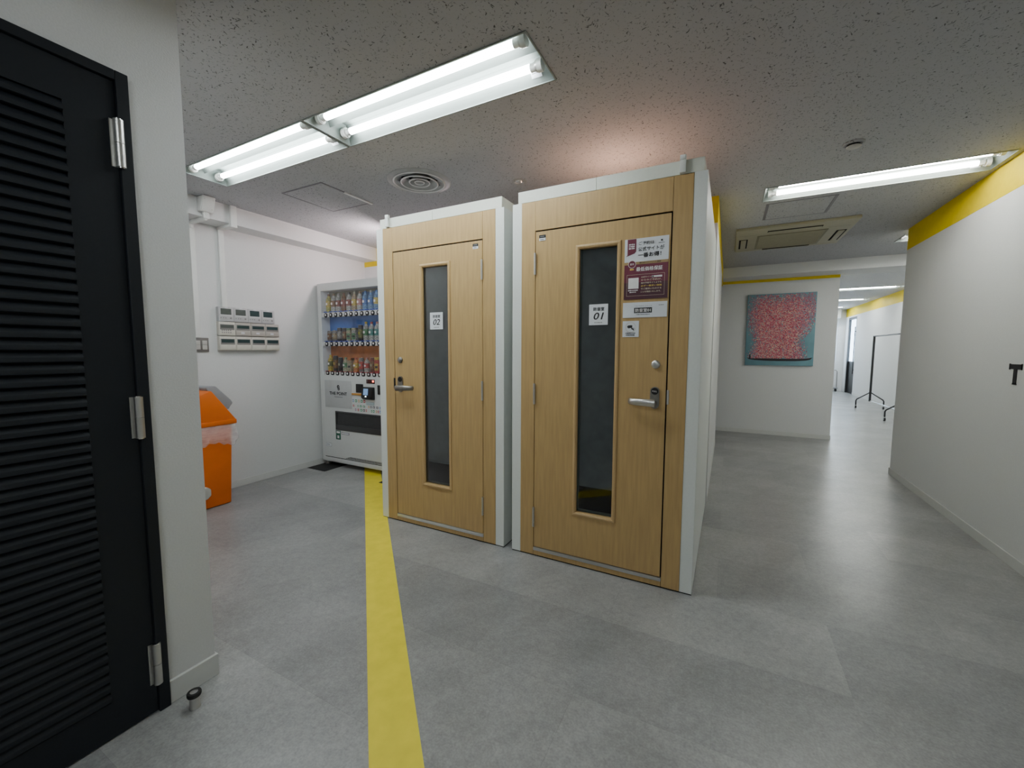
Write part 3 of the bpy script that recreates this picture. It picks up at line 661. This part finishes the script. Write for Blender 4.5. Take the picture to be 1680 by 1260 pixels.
R1 = [('ygreen', 'yellow', 'brown', 'yellow green'), ('white', 'brown', 'tan', 'white and brown'), ('white', 'dred', 'white', 'white and dark red'), ('brown', 'dred', 'brown', 'brown and red'), ('white', 'dred', 'dark', 'white, red and black'), ('tan', 'yellow', 'cream', 'tan and yellow'), ('white', 'pink', 'brown', 'white and pink'), ('lblue', 'blue', 'blue', 'blue water'), ('lblue', 'blue', 'white', 'pale blue water'), ('lblue', 'yellow', 'blue', 'blue and yellow')]
R2 = [('can', 'grey', 'brown', 'white', .115), ('can', 'grey', 'tan', 'white', .118), ('can', 'dark', 'grey', 'white', .143), ('can', 'dark', 'brown', 'cream', .140), ('carton', 'cream', 'green', 'green', .135), ('carton', 'white', 'green', 'cream', .136), ('can', 'dark', 'olive', 'ygreen', .165), ('bottle', 'white', 'green', 'yellow', .195), ('bottle', 'white', 'teal', 'red', .192), ('bottle', 'white', 'teal', 'pink', .192)]
R3 = [('bottle', 'yellow', 'olive', 'yellow', .175), ('can', 'dark', 'brown', 'yellow', .168), ('can', 'dark', 'dark', 'cream', .150), ('bottle', 'cream', 'green', 'green', .150), ('carton', 'tan', 'cream', 'orange', .145), ('bottle', 'orange', 'yellow', 'red', .150), ('can', 'grey', 'red', 'white', .148), ('bottle', 'white', 'red', 'pink', .150), ('can', 'dred', 'brown', 'cream', .152), ('carton', 'red', 'yellow', 'yellow', .155)]
ORD = ['leftmost', 'second from the left', 'third from the left', 'fourth from the left', 'fifth from the left', 'sixth from the left', 'seventh from the left', 'eighth from the left', 'ninth from the left', 'tenth from the left']
for i in range(10):
    x = -3.783 + .0772 * i
    b, l_, c, d = R1[i]; drink('bottle', 1.643, x, .195, C[b], C[l_], C[c], '%s drink bottle, %s on the top vending machine shelf' % (d, ORD[i]), 'drinks on the top shelf', 'drink_bottle')
    for R_, zz_, rn in ((R2, 1.338, 'middle'), (R3, 1.022, 'bottom')):
        sh_, b, l_, c, h = R_[i]
        drink(sh_, zz_, x, h, C[b], C[l_], C[c], '%s drink %s, %s on the %s vending machine shelf' % ({'ygreen': 'yellow green', 'dred': 'dark red', 'lblue': 'pale blue'}.get(b, b), sh_, ORD[i], rn), 'drinks on the %s shelf' % rn, 'drink_' + sh_)

# ------------------------------------------------------------------ yellow stripe on the floor
dv = Vector((.7395, -.673, 0)).normalized(); nv = Vector((.673, .7395, 0)).normalized(); p0 = nv * -.0148
s = MB(); a = -4.75; b = 2.1
s.prism([tuple((p0 + dv * a)[:2]), tuple((p0 + dv * b)[:2]), tuple((p0 + dv * b + nv * .157)[:2]), tuple((p0 + dv * a + nv * .157)[:2])], 'z', 0.0, .0010, TAPE)
tag(s.build('floor_stripe', origin=(-1.5, 1.4, 0)), 'yellow tape stripe running across the grey floor from the vending machine', 'floor stripe')

# ------------------------------------------------------------------ orange bin
bn = thing('trash_bin', 'orange push lid bin with a clear liner bag beside the white wall corner', 'bin', (-3.71, 1.71, 0))
s = MB()
def frus(mb, x0, x1, y0, y1, z0, X0, X1, Y0, Y1, z1, m, bev=.012):
    t = bmesh.new(); v = [t.verts.new(p) for p in ((x0, y0, z0), (x1, y0, z0), (x1, y1, z0), (x0, y1, z0), (X0, Y0, z1), (X1, Y0, z1), (X1, Y1, z1), (X0, Y1, z1))]
    for q in ((0, 3, 2, 1), (4, 5, 6, 7), (0, 1, 5, 4), (1, 2, 6, 5), (2, 3, 7, 6), (3, 0, 4, 7)): t.faces.new([v[i] for i in q])
    bmesh.ops.bevel(t, geom=t.edges[:], offset=bev, segments=3, affect='EDGES', profile=.5); bmesh.ops.recalc_face_normals(t, faces=t.faces); mb._merge(t, m, True)
frus(s, -3.87, -3.555, 1.55, 1.828, .003, -3.875, -3.55, 1.53, 1.86, .655, ORANGE); s.build('bin_body', bn)
s = MB(); s.prism([(1.528, .652), (1.886, .652), (1.886, .686), (1.718, .926), (1.708, .929), (1.545, .86), (1.528, .84)], 'x', -3.885, -3.54, ORANGE, .006); s.box(-3.89, -3.535, 1.525, 1.890, .650, .688, ORANGE, .007); lid = s.build('bin_lid', bn)
s = MB(); s.prism([(1.722, .915), (1.705, .945), (1.722, .962), (1.782, .958), (1.888, .840), (1.902, .815), (1.888, .793), (1.860, .775), (1.842, .748)], 'x', -3.84, -3.60, GREYP, .010, 3); s.build('push_flap', lid)
# crumpled liner skirt
s = MB(); k = s.mi(BAG); ring_ = []
n1 = 64
def rect_pt(u, x0, x1, y0, y1):
    per = 2 * (x1 - x0) + 2 * (y1 - y0); q = u * per
    for (ax, ay, bx, by) in ((x0, y0, x1, y0), (x1, y0, x1, y1), (x1, y1, x0, y1), (x0, y1, x0, y0)):
        L_ = abs(bx - ax) + abs(by - ay)
        if q <= L_: return ax + (bx - ax) * q / L_, ay + (by - ay) * q / L_
        q -= L_
    return x0, y0
for j in range(9):
    v_ = j / 8; row = []
    for i in range(n1):
        o_ = .010 + .016 * math.sin(v_ * PI * .8) + .006 * math.sin(i * 1.7 + j * .9) * v_ + random.uniform(-.003, .003); x, y = rect_pt(i / n1, -3.872 - o_, -3.552 + o_, 1.532 - o_, 1.858 + o_)
        row.append(s.bm.verts.new((x, y, .652 - v_ * (.155 + .02 * math.sin(i * .45) + .008 * math.sin(i * 2.1)))))
    ring_.append(row)
for a, b in zip(ring_, ring_[1:]):
    for i in range(n1):
        f_ = s.bm.faces.new((a[i], a[(i + 1) % n1], b[(i + 1) % n1], b[i])); f_.material_index = k; f_.smooth = True
s.build('liner_bag', bn)
s = MB(); s.prism([(1.55, .185), (1.645, .185), (1.668, .165), (1.668, .115), (1.64, .090), (1.55, .085)], 'x', -3.56, -3.52, LGREYP, .008, 3); s.build('side_grip', bn)

# ------------------------------------------------------------------ wall controllers, switch, trunking
def controller(kind, ya, yb2, za, zb2, label, name='wall_controller'):
    t = thing(name, label, 'wall controller', (XV, (ya + yb2) / 2, za), 'air conditioner controllers on the wall'); X = -3.878
    if kind == 'flat':
        s = MB(); s.box(XV, X, ya, yb2, za, zb2, SILVERP, .003); s.build('controller_case', t)
        s = MB(); s.box(X - .001, X + .0012, ya + .016, yb2 - .020, zb2 - .066, zb2 - .015, LCD if yb2 < 2.22 else LCD2, .0008, 1); s.build('screen', t)
        s = MB(); s.box(X - .001, X + .001, ya + .05, ya + .075, zb2 - .009, zb2 - .004, PAPER); s.box(X - .001, X + .001, ya + .012, yb2 - .016, zb2 - .076, zb2 - .0705, WHITEP); s.build('name_label', t)
        for i in range(4):
            s = MB(); yy = ya + (.018, .038, .056, .098)[i]; r = .0045 if i < 3 else .008
            s.lathe([(0, .002), (r * .8, .002), (r, .001), (r, 0)], BUTTONP, Matrix.Translation((X, yy, za + .030)) @ Matrix.Rotation(PI / 2, 4, 'Y'), 14); s.build('key_button', t)
    else:
        body = {'cream': CREAMP, 'taupe': TAUPEP, 'open': CREAMP}[kind]
        s = MB(); s.box(XV, X, ya, yb2, za, zb2, body, .003); s.build('controller_case', t)
        s = MB(); s.box(X - .001, X + .0025, ya + .006, yb2 - .006, za + .004, za + .048, body, .002); s.build('flip_cover', t)
        s = MB(); s.box(X - .0005, X + .001, ya + .008, yb2 - .008, za + .050, zb2 - .022, mat('grey_bezel', (.22, .21, .2), .4), .0008, 1); s.box(X - .001, X + .0018, ya + .014, yb2 - .014, za + .066, zb2 - .026, LCD2 if kind != 'open' else LCD); s.build('screen', t)
        if kind == 'open':
            s = MB()
            for r in range(2):
                for q in range(5): s.box(X - .001, X + .0035, ya + .018 + q * .017, ya + .029 + q * .017, za + .022 + r * .018, za + .032 + r * .018, BUTTONP, .001, 1)
            s.build('key_buttons', t)
        if kind == 'taupe':
            s = MB(); s.box(X + .001, X + .003, ya + .045, ya + .075, za + .02, za + .034, PAPER); s.build('name_label', t)
O4 = ['first from the column', 'second from the column', 'third from the column', 'fourth from the column']
for i in range(4):
    controller('flat', 1.970 + i * .1225, 1.970 + (i + 1) * .1225 - .0006, 1.495, 1.62, 'silver flat wall controller with screen, top row, ' + O4[i])
    ya = 1.967 + i * .1335
    controller('open' if i == 0 else 'taupe', ya, ya + .1315, 1.372, 1.491, ('cream wall controller showing its keys, middle row, ' if i == 0 else 'taupe covered wall controller, middle row, ') + O4[i])
    controller('cream', ya, ya + .1315, 1.244, 1.366, 'cream covered wall controller, bottom row, ' + O4[i])
t = thing('light_switch', 'dark grey double light switch under the wall trunking beside the column', 'light switch', (XV, 1.83, 1.23))
s = MB(); s.box(XV, XV + .012, 1.765, 1.897, 1.231, 1.348, mat('taupe_grey_plate', (.17, .16, .15), .5), .003); s.build('switch_plate', t)
for ya, yb2 in ((1.792, 1.831), (1.846, 1.882)):
    for za, zb2 in ((1.25, 1.287), (1.2885, 1.325)):
        s = MB(); s.box(XV + .010, XV + .017, ya, yb2, za, zb2, LGREYP, .002); s.build('rocker', t)
DUCT = mat('white_duct', (.82, .83, .81), .5, var=.02)
t = thing('cable_trunking', 'white cable trunking running from the tilted junction box down to the switch', 'cable trunking', (XV, 1.82, 1.35), 'wall cable trunking')
s = MB(); s.box(XV, XV + .018, 1.797, 1.837, 1.35, 2.245, DUCT, .002); s.build('wall_duct', t)
s = MB(); pts = [(XV + .01, 1.817, 2.235), (XV + .012, 1.817, 2.27), (XV + .04, 1.819, 2.284), (-3.76, 1.825, 2.284), (-3.716, 1.828, 2.288), (-3.703, 1.828, 2.31), (-3.703, 1.828, 2.35)]; s.tube(pts, .0185, DUCT, 14); s.build('bent_elbow', t)
s = MB(); s.box(-3.716, -3.69, 1.806, 1.85, 2.283, 2.352, DUCT, .004); s.build('beam_duct', t)
t = thing('junction_box', 'grey white junction box tilted between beam and ceiling above the trunking', 'junction box', (-3.68, 1.825, 2.335))
s = MB(); s.prism([(-3.72, 2.332), (-3.672, 2.328), (-3.628, 2.440), (-3.72, 2.440)], 'y', 1.776, 1.868, DUCT, .004); s.build('box_body', t)
s = MB(); M_ = Matrix.Translation((-3.650, 1.822, 2.3845)) @ Matrix.Rotation(math.atan2(.044, .112), 4, 'Y')
s.box(-.006, .006, -.043, .043, -.056, .054, WHITEP, .002, 2, M_); cov = s.build('box_cover', t)
for yy, zz_ in ((-.03, .035), (.03, -.035), (.03, .035)):
    s = MB(); s.lathe([(0, .002), (.003, .0015), (.004, 0)], STEEL, M_ @ Matrix.Translation((.006, yy, zz_)) @ Matrix.Rotation(PI / 2, 4, 'Y'), 10); s.build('screw', cov)
t = thing('cable_trunking', 'white cable trunking from ceiling under the beam to the wall controllers', 'cable trunking', (XV, 2.034, 1.62), 'wall cable trunking')
s = MB(); s.box(XV, XV + .022, 2.013, 2.055, 1.62, 2.272, DUCT, .002); s.build('wall_duct', t)
s = MB(); s.box(XV + .001, -3.7205, 2.010, 2.058, 2.272, 2.2965, DUCT, .002); s.build('underbeam_duct', t)
s = MB(); s.box(-3.72, -3.694, 2.010, 2.058, 2.268, 2.4425, DUCT, .002); s.build('beam_duct', t)

# ------------------------------------------------------------------ recessed ceiling lights
def troffer(x0, x1, y0, y1, z, label, group='recessed twin tube ceiling lights', lit=True):
    t = thing('ceiling_light', label, 'ceiling light', ((x0 + x1) / 2, (y0 + y1) / 2, z), group)
    H = .075; ym = (y0 + y1) / 2; W = y1 - y0
    s = MB(); k = s.mi(REFL)
    prof = [(y0, z - .002), (y0 + W * .05, z + .02), (y0 + W * .2, z + H), (ym - .045, z + H), (ym, z + H * .38), (ym + .045, z + H), (y1 - W * .2, z + H), (y1 - W * .05, z + .02), (y1, z - .002)]
    for (a, b), (c, d) in zip(prof, prof[1:]):
        f_ = s.bm.faces.new([s.bm.verts.new(p) for p in ((x0, a, b), (x1, a, b), (x1, c, d), (x0, c, d))]); f_.material_index = k
    for xa, xi in ((x0, x0 + .035), (x1, x1 - .035)):
        f_ = s.bm.faces.new([s.bm.verts.new(p) for p in ((xa, y0, z - .002), (xa, y1, z - .002), (xi, y1 - W * .05, z + H), (xi, y0 + W * .05, z + H))]); f_.material_index = k
    bmesh.ops.recalc_face_normals(s.bm, faces=s.bm.faces)
    s.box(x0 - .004, x1 + .004, y0 - .006, y0 + .001, z - .004, z + .004, REFL); s.box(x0 - .004, x1 + .004, y1 - .001, y1 + .006, z - .004, z + .004, REFL); s.box(x0 - .006, x0 + .001, y0, y1, z - .004, z + .004, REFL); s.box(x1 - .001, x1 + .006, y0, y1, z - .004, z + .004, REFL)
    s.build('reflector', t)
    for yt in (y0 + W * .235, y1 - W * .235):
        s = MB(); zt_ = z + .028; s.tube([(x0 + .085, yt, zt_), (x1 - .085, yt, zt_)], .0165, TUBE if y1 < 2 else TUBE2 if y1 < 8 else TUBE3, 20); tb = s.build('tube_lamp', t)
        for xa, sg in ((x0 + .03, 1), (x1 - .03, -1)):
            s = MB(); s.tube([(xa, yt, zt_), (xa + sg * .022, yt, zt_)], .026, SOCK, 20); s.tube([(xa + sg * .022, yt, zt_), (xa + sg * .030, yt, zt_)], .0225, STEEL, 20); s.tube([(xa + sg * .030, yt, zt_), (xa + sg * .056, yt, zt_)], .0168, SOCK, 18); s.build('lamp_socket', tb)
    s = MB(); lx, lz = x1 - .075, z + .028; yl = y1 - W * .09
    s.poly([(lx - .03, yl - .008, z + .036), (lx + .02, yl - .008, z + .036), (lx + .02, yl + .010, z + .018), (lx - .03, yl + .010, z + .018)], PAPER)
    s.poly([(lx - .024, yl - .005, z + .0325), (lx + .012, yl - .005, z + .0325), (lx + .012, yl - .002, z + .0295), (lx - .024, yl - .002, z + .0295)], GREYINK); s.build('rating_label', t)
    return t
labs = ['recessed twin tube ceiling light above the yellow stripe, nearer booth side', 'recessed twin tube ceiling light next to the column, over the alcove', 'recessed twin tube ceiling light beside the yellow banded wall with the letter', 'recessed ceiling light partly hidden behind the wall end, past the air conditioner', 'added twin tube fill light in the ceiling behind the viewpoint on the louvred door side']
for (a, b, c, d), lb in zip(LIGHTS, labs): troffer(a, b, c, d, ZC, lb)
for (a, b, c, d), lb in zip(FARLIGHTS, ('added unseen ceiling light of the far corridor just behind the dropped beam', 'second ceiling light of the far corridor past the beam', 'middle ceiling light of the far corridor past the painting', 'farthest ceiling light of the far corridor beside the end window')): troffer(a, b, c, d, ZF, lb)

# ------------------------------------------------------------------ other ceiling things
t = thing('air_diffuser', 'round grey air diffuser in the ceiling in front of booth 02', 'air vent', (DIFF[0], DIFF[1], ZC))
Mx = atDown(DIFF[0], DIFF[1], ZC)
s = MB(); s.lathe([(.125, -.02), (.165, .004), (.178, .010), (.208, .006), (.222, .001), (.222, 0)], VENT, Mx, 48); s.lathe([(.172, .009), (.177, .015), (.184, .010)], VENTL, Mx, 48); s.build('outer_flange', t)
s = MB(); s.lathe([(.18, -.09), (.18, -.02), (.125, -.02)], DARK, Mx, 32); s.lathe([(.18, -.09), (0, -.09)], DARK, Mx, 32); s.build('duct_throat', t)
for r0, r1, h0, h1 in ((.132, .085, .016, -.022), (.074, .045, .012, -.018), (.036, .0, .010, .004)):
    s = MB(); s.lathe([(r1, h1), (r0 - .012, h0 - .010), (r0 - .004, h0), (r0, h0 - .004), (r0 - .006, h0 - .012), (max(r1 - .004, 0), h1 - .006)] if r1 > 0 else [(0, .006), (.022, .006), (.03, .010), (.036, .006), (.03, -.002), (0, -.004)], VENT, Mx, 48)
    s.lathe([(r0 - .009, h0 - .002), (r0 - .004, h0 + .003), (r0 + .001, h0 - .003)], VENTL, Mx, 48); s.build('cone_ring', t)
t = thing('downlight', 'small round recessed downlight in the ceiling between the two booths', 'downlight', (DOWN[0], DOWN[1], ZC)); Mx = atDown(DOWN[0], DOWN[1], ZC)
s = MB(); s.lathe([(.034, -.004), (.036, .004), (.052, .004), (.056, 0)], VENT, Mx, 32); s.build('trim_ring', t)
s = MB(); s.lathe([(.036, .001), (.030, -.03), (.022, -.05), (0, -.052)], CHROME, Mx, 24); s.build('reflector_cup', t)
s = MB(); s.lathe([(0, -.018), (.012, -.020), (.016, -.028), (.014, -.045), (0, -.05)], mat('lamp_glass', (.9, .85, .8), .2, emit=(1, .85, .75), estr=1.2), Mx, 16); s.build('bulb', t)
def hatch(x0, x1, y0, y1, label, sx=.020, sy=.006, open_strip=False):
    t = thing('access_hatch', label, 'access hatch', ((x0 + x1) / 2, (y0 + y1) / 2, ZC), 'ceiling access hatches')
    s = MB(); z = ZC - .004
    for a, b, c, d in ((x0, x0 + sx, y0, y1), (x1 - sx, x1, y0, y1), (x0 + sx, x1 - sx, y0, y0 + sy), (x0 + sx, x1 - sx, y1 - sy, y1)): s.box(a, b, c, d, z, ZC + .001, HATCHF, .001, 1)
    s.build('hatch_frame', t)
    s = MB(); s.box(x0 + sx + .003, x1 - sx - .003, y0 + sy + .003, y1 - sy - .003, ZC - .003, ZC + .001, CEIL); s.build('hatch_panel', t)
    if open_strip: s = MB(); s.box(x1 - sx, x1 + .008, (y0 + y1) / 2 - .03, y1 + .012, ZC - .010, ZC - .002, mat('bright_strip', (.85, .85, .84), .4), .001, 1); s.build('metal_edge', t)
hatch(.227, .701, 4.018, 4.477, 'grey framed ceiling access hatch between tube light and air conditioner')
hatch(-3.07, -2.62, 2.045, 2.515, 'ceiling access hatch with a metal edge strip above the vending area', .012, .012, True)
# ceiling cassette air conditioner
t = thing('ceiling_air_conditioner', 'aged cream ceiling cassette air conditioner above the passage to the painting', 'air conditioner', (.5, 5.17, ZC))
ax0, ax1, ay0, ay1 = .022, .99, 4.686, 5.65; z = ZC - .028
s = MB(); s.box(ax0, ax1, ay0, ay1, z, ZC + .001, ACMAT, .008, 3); s.build('cover_panel', t)
s = MB(); s.box(.215, .80, 4.95, 5.55, z - .006, z + .001, ACDARK, .003)
for i in range(34): yy = 4.965 + i * .0168; s.box(.235, .78, yy, yy + .006, z - .008, z - .005, ACMAT)
s.build('intake_grille', t)
for x0, x1, y0, y1 in ((.30, .73, 4.795, 4.845), (.30, .73, 5.585, 5.615), (.885, .955, 5.06, 5.47), (.06, .13, 5.06, 5.47)):
    s = MB(); s.box(x0 - .005, x1 + .005, y0 - .005, y1 + .005, z - .0012, z + .001, DARK)
    if x1 - x0 < .2: s.box(x0 + .012, x1 - .008, y0 + .008, y1 - .008, z - .006, z, ACMAT, .002)
    else: s.box(x0, x1, y0 + .026, y1 - .001, z - .006, z, ACMAT, .002)
    s.build('air_vane', t)
for yy in (4.9, 5.6):
    s = MB(); s.box(ax0 + .03, ax1 - .03, yy - .0012, yy + .0012, z - .0008, z + .001, ACDARK); s.build('panel_seam', t)
t = thing('smoke_detector', 'small white smoke detector on the ceiling above the wall letter side', 'smoke detector', (.59, 3.075, ZC)); Mx = atDown(.59, 3.09, ZC)
s = MB(); s.lathe([(.052, 0), (.052, .006), (.046, .010), (.034, .010)], CEIL, Mx, 32); s.build('mount_base', t)
s = MB(); s.lathe([(.030, .010), (.030, .020)], DARK, Mx, 24); s.build('sensing_slots', t)
s = MB(); s.lathe([(.034, .018), (.036, .021), (.028, .027), (0, .029)], LGREYP, Mx, 28); s.build('detector_cap', t)

# ------------------------------------------------------------------ painting
pt = thing('canvas_picture', 'square canvas of a boat heaped with pink petals on the end wall', 'painting', (.65, 7.13, 1.04))
u0, u1, v0, v1 = .228, 1.070, 1.040, 2.081; yp = 7.128
PBG = mat('painting_teal', (.17, .34, .40), .6, var=.12, scale=5)
s = MB(); s.box(u0, u1, yp, YP, v0, v1, PBG, .003); s.build('canvas', pt)
pm = [mat('petal_rose', (.62, .13, .19), .6), mat('petal_crimson', (.40, .03, .075), .6), mat('petal_pale', (.72, .42, .40), .6), mat('petal_cream', (.80, .60, .44), .6), mat('petal_mauve', (.33, .22, .30), .6), mat('petal_blue', (.20, .25, .33), .6)]
s = MB(); rnd = random.Random(3); cnt = 0
def dens(u, v):
    """share of petals over the canvas: a heap on the boat, a trunk, and a crown that thins out upward"""
    if v < .10: return 0
    c = .475 + .16 * max(0, v - .4)
    w = .40 - .08 * min(1, (v - .10) / .25) if v < .35 else .32 + .18 * min(1, (v - .35) / .35)
    e = abs(u - c) / w
    d = 1.0 if e < .72 else max(0, 1 - (e - .72) / .55) ** 1.6
    if v > .80: d *= max(.38, 1 - (v - .80) * 3.6)
    return d
while cnt < 16000:
    u, v = rnd.random(), rnd.random()
    if rnd.random() > dens(u, v): continue
    if u < .012 or u > .988 or v > .988: continue
    cnt += 1; edge = min(1, max(0, (abs(u - .47) - .20) / .28)) * .8 + max(0, v - .76) * 2.2
    r = rnd.random()
    if r < edge * .75: mm = pm[4] if rnd.random() < .6 else pm[5] if rnd.random() < .5 else pm[0]
    else:
        red = .35 + .8 * max(0, u - .45) + .5 * max(0, .45 - v)
        q = rnd.random()
        mm = pm[1] if q < red * .42 else pm[0] if q < .68 else pm[2] if q < .86 else pm[3]
    a = rnd.random() * PI; L1 = rnd.uniform(.005, .0095); L2 = L1 * rnd.uniform(.4, .65); cx = u0 + u * (u1 - u0); cz = v0 + v * (v1 - v0)
    ca, sa = math.cos(a), math.sin(a); yy = yp - .0004 - rnd.random() * .0014
    s.poly([(cx + L1 * math.cos(w_) * ca - L2 * math.sin(w_) * sa, yy, cz + L1 * math.cos(w_) * sa + L2 * math.sin(w_) * ca) for w_ in [k * PI / 3 for k in range(6)]], mm)
s.build('painted_petals', pt)
BOAT = mat('painted_boat', (.03, .022, .028), .6)
s = MB(); pts = []; W_ = u1 - u0
top = [(.02, .115), (.06, .100), (.10, .096), (.3, .097), (.6, .095), (.85, .096), (.93, .102), (.985, .116)]
bot = [(.955, .085), (.9, .073), (.75, .064), (.5, .062), (.3, .066), (.15, .074), (.06, .086)]
s.prism([(u0 + a * W_, v0 + b * (v1 - v0)) for a, b in top + bot], 'y', yp - .0032, yp - .0004, BOAT)
s.prism([(u0 + a * W_, v0 + b * (v1 - v0)) for a, b in ((.062, .10), (.066, .150), (.074, .158), (.082, .150), (.084, .10))], 'y', yp - .0032, yp - .0004, BOAT); s.build('painted_boat', pt)

# ------------------------------------------------------------------ wall letters
t = thing('wall_lettering', 'black raised capital lettering on the white wall under the yellow band', 'sign', (XR, 3.45, 1.05))
def slab(mb, y_left, w_, z0, z1, kind):
    x0, x1 = XR - .003, XR; H = z1 - z0; st = .033; sf = .030
    if kind == 'T':
        c = y_left - w_ / 2
        mb.box(x0, x1, y_left - w_, y_left, z1 - .030, z1, INK); mb.box(x0, x1, c - st / 2, c + st / 2, z0, z1 - .03, INK)
        mb.box(x0, x1, c - st * .62, c + st * .62, z0, z0 + .006, INK)
        for yy in (y_left - .005, y_left - w_ + .005): mb.box(x0, x1, yy - .005, yy + .005, z1 - .033, z1 + .003, INK)
    else:
        for yy in (y_left - st / 2, y_left - w_ + st / 2): mb.box(x0, x1, yy - st / 2, yy + st / 2, z0, z1, INK)
        mb.box(x0, x1, y_left - w_ + st, y_left - st, (z0 + z1) / 2 - .012, (z0 + z1) / 2 + .012, INK)
s = MB(); slab(s, 3.602, .125, 1.055, 1.176, 'T'); s.build('letter', t)
s = MB(); slab(s, 3.440, .120, 1.055, 1.176, 'H'); s.build('letter', t)

# ------------------------------------------------------------------ clothes rack, cart, door stopper
ck = thing('clothes_rack', 'black garment rack on casters in the far corridor by the wall', 'clothes rack', (2.775, 10.55, 0))
rx, ra, rb = 2.775, 11.5, 9.6; RP = mat('black_pipe', (.015, .015, .017), .4); 
for yy in (ra, rb):
    s = MB(); s.tube([(rx, yy, .16), (rx, yy, 1.585)], .021, RP, 14); s.build('upright', ck)
    s = MB(); s.tube([(rx - .235, yy, .07), (rx - .235, yy, .17), (rx - .22, yy, .20), (rx, yy, .36), (rx + .22, yy, .20), (rx + .235, yy, .17), (rx + .235, yy, .07)], .013, RP, 12); lg = s.build('leg', ck)
    for sx in (-.235, .235):
        s = MB(); s.tube([(rx + sx - .012, yy, .030), (rx + sx + .012, yy, .030)], .030, RUBBER, 18); s.tube([(rx + sx - .014, yy, .030), (rx + sx + .014, yy, .030)], .014, CHROME, 14); s.box(rx + sx - .017, rx + sx + .017, yy - .008, yy + .02, .045, .075, CHROME, .003); s.build('caster', lg)
s = MB(); s.tube([(rx, ra, 1.575), (rx, rb, 1.575)], .015, RP, 12); s.build('hanging_rail', ck)
s = MB(); s.tube([(rx, ra, .18), (rx, rb, .18)], .0095, CHROME, 12); s.build('lower_rail', ck)
ct = thing('folded_cart', 'folded grey metal cart against the end wall of the far corridor', 'cart', (2.9, 16.0, 0)); 
s = MB(); s.tube([(2.76, 16.0, .12), (2.76, 16.02, .62), (2.79, 16.02, .66), (3.0, 16.02, .66), (3.03, 16.02, .62), (3.03, 16.0, .12)], .012, DSTEEL, 10); s.build('handle_frame', ct)
s = MB(); s.box(2.74, 3.05, 15.9, 16.08, .09, .125, GREYP, .006); s.build('deck', ct)
for x_ in (2.78, 3.01):
    for y_ in (15.93, 16.05): s = MB(); s.tube([(x_ - .012, y_, .045), (x_ + .012, y_, .045)], .045, RUBBER, 16); s.build('wheel', ct)
t = thing('door_stopper', 'small steel floor door stopper with black rubber ring by the baseboard', 'door stopper', (-1.606, .670, 0)); Mx = Matrix.Translation((-1.606, .670, 0))
s = MB(); s.lathe([(0, 0), (.017, 0), (.017, .004), (.0155, .006), (.0155, .045), (.0135, .047), (.0135, .056), (0, .056)], STEEL, Mx, 28); s.build('post', t)
s = MB(); s.lathe([(.0135, .042), (.020, .043), (.0215, .047), (.0215, .054), (.020, .0575), (.012, .0575)], RUBBER, Mx, 28); s.build('rubber_ring', t)

# ------------------------------------------------------------------ lamps
def lamp(name, kind, loc, energy, col, size=.1, rot=(0, 0, 0), sy=None):
    d = bpy.data.lights.new(name, kind); d.energy = energy; d.color = col
    if kind == 'AREA':
        d.size = size
        if sy: d.shape = 'RECTANGLE'; d.size_y = sy
    else: d.shadow_soft_size = size
    o = bpy.data.objects.new(name, d); COL.objects.link(o); o.location = loc; o.rotation_euler = rot
    return o
lamp('warm_lamp_on_booth', 'POINT', (-.66, 2.66, 2.17), 1.9, (1, .55, .36), .04)
o = lamp('pink_lamp_above_machine', 'AREA', (-2.98, 3.08, 2.21), 3.8, (1, .84, .84), .1)
o.rotation_euler = Vector((1, .32, 0)).to_track_quat('Z', 'Y').to_euler()
lamp('pink_lamp_on_booth', 'POINT', (-2.3, 3.2, 2.22), .7, (1, .76, .86), .05)

W = bpy.data.worlds.new('World'); SC.world = W; W.use_nodes = True
bg = W.node_tree.nodes['Background']; bg.inputs['Color'].default_value = (.75, .85, 1, 1); bg.inputs['Strength'].default_value = .6

# ------------------------------------------------------------------ camera
cd = bpy.data.cameras.new('camera'); cd.sensor_width = 36; cd.sensor_fit = 'HORIZONTAL'; cd.lens = 672.33 / 1680 * 36; cd.clip_start = .02
cam = bpy.data.objects.new('camera', cd); COL.objects.link(cam)
yaw, pit, rol = .484125, .0818956, .0027175
fw = Vector((-math.sin(yaw) * math.cos(pit), math.cos(yaw) * math.cos(pit), -math.sin(pit))); rt = Vector((math.cos(yaw), math.sin(yaw), 0)); up = rt.cross(fw)
r2 = rt * math.cos(rol) + up * math.sin(rol); u2 = up * math.cos(rol) - rt * math.sin(rol)
R_ = Matrix((r2, u2, -fw)).transposed().to_4x4(); R_.translation = Vector((0, 0, 1.25)); cam.matrix_world = R_
SC.camera = cam
SC.view_settings.view_transform = 'AgX'; SC.view_settings.look = 'None'; SC.view_settings.exposure = 0.93
for o in list(bpy.data.objects):
    if '_org' in o: del o['_org']
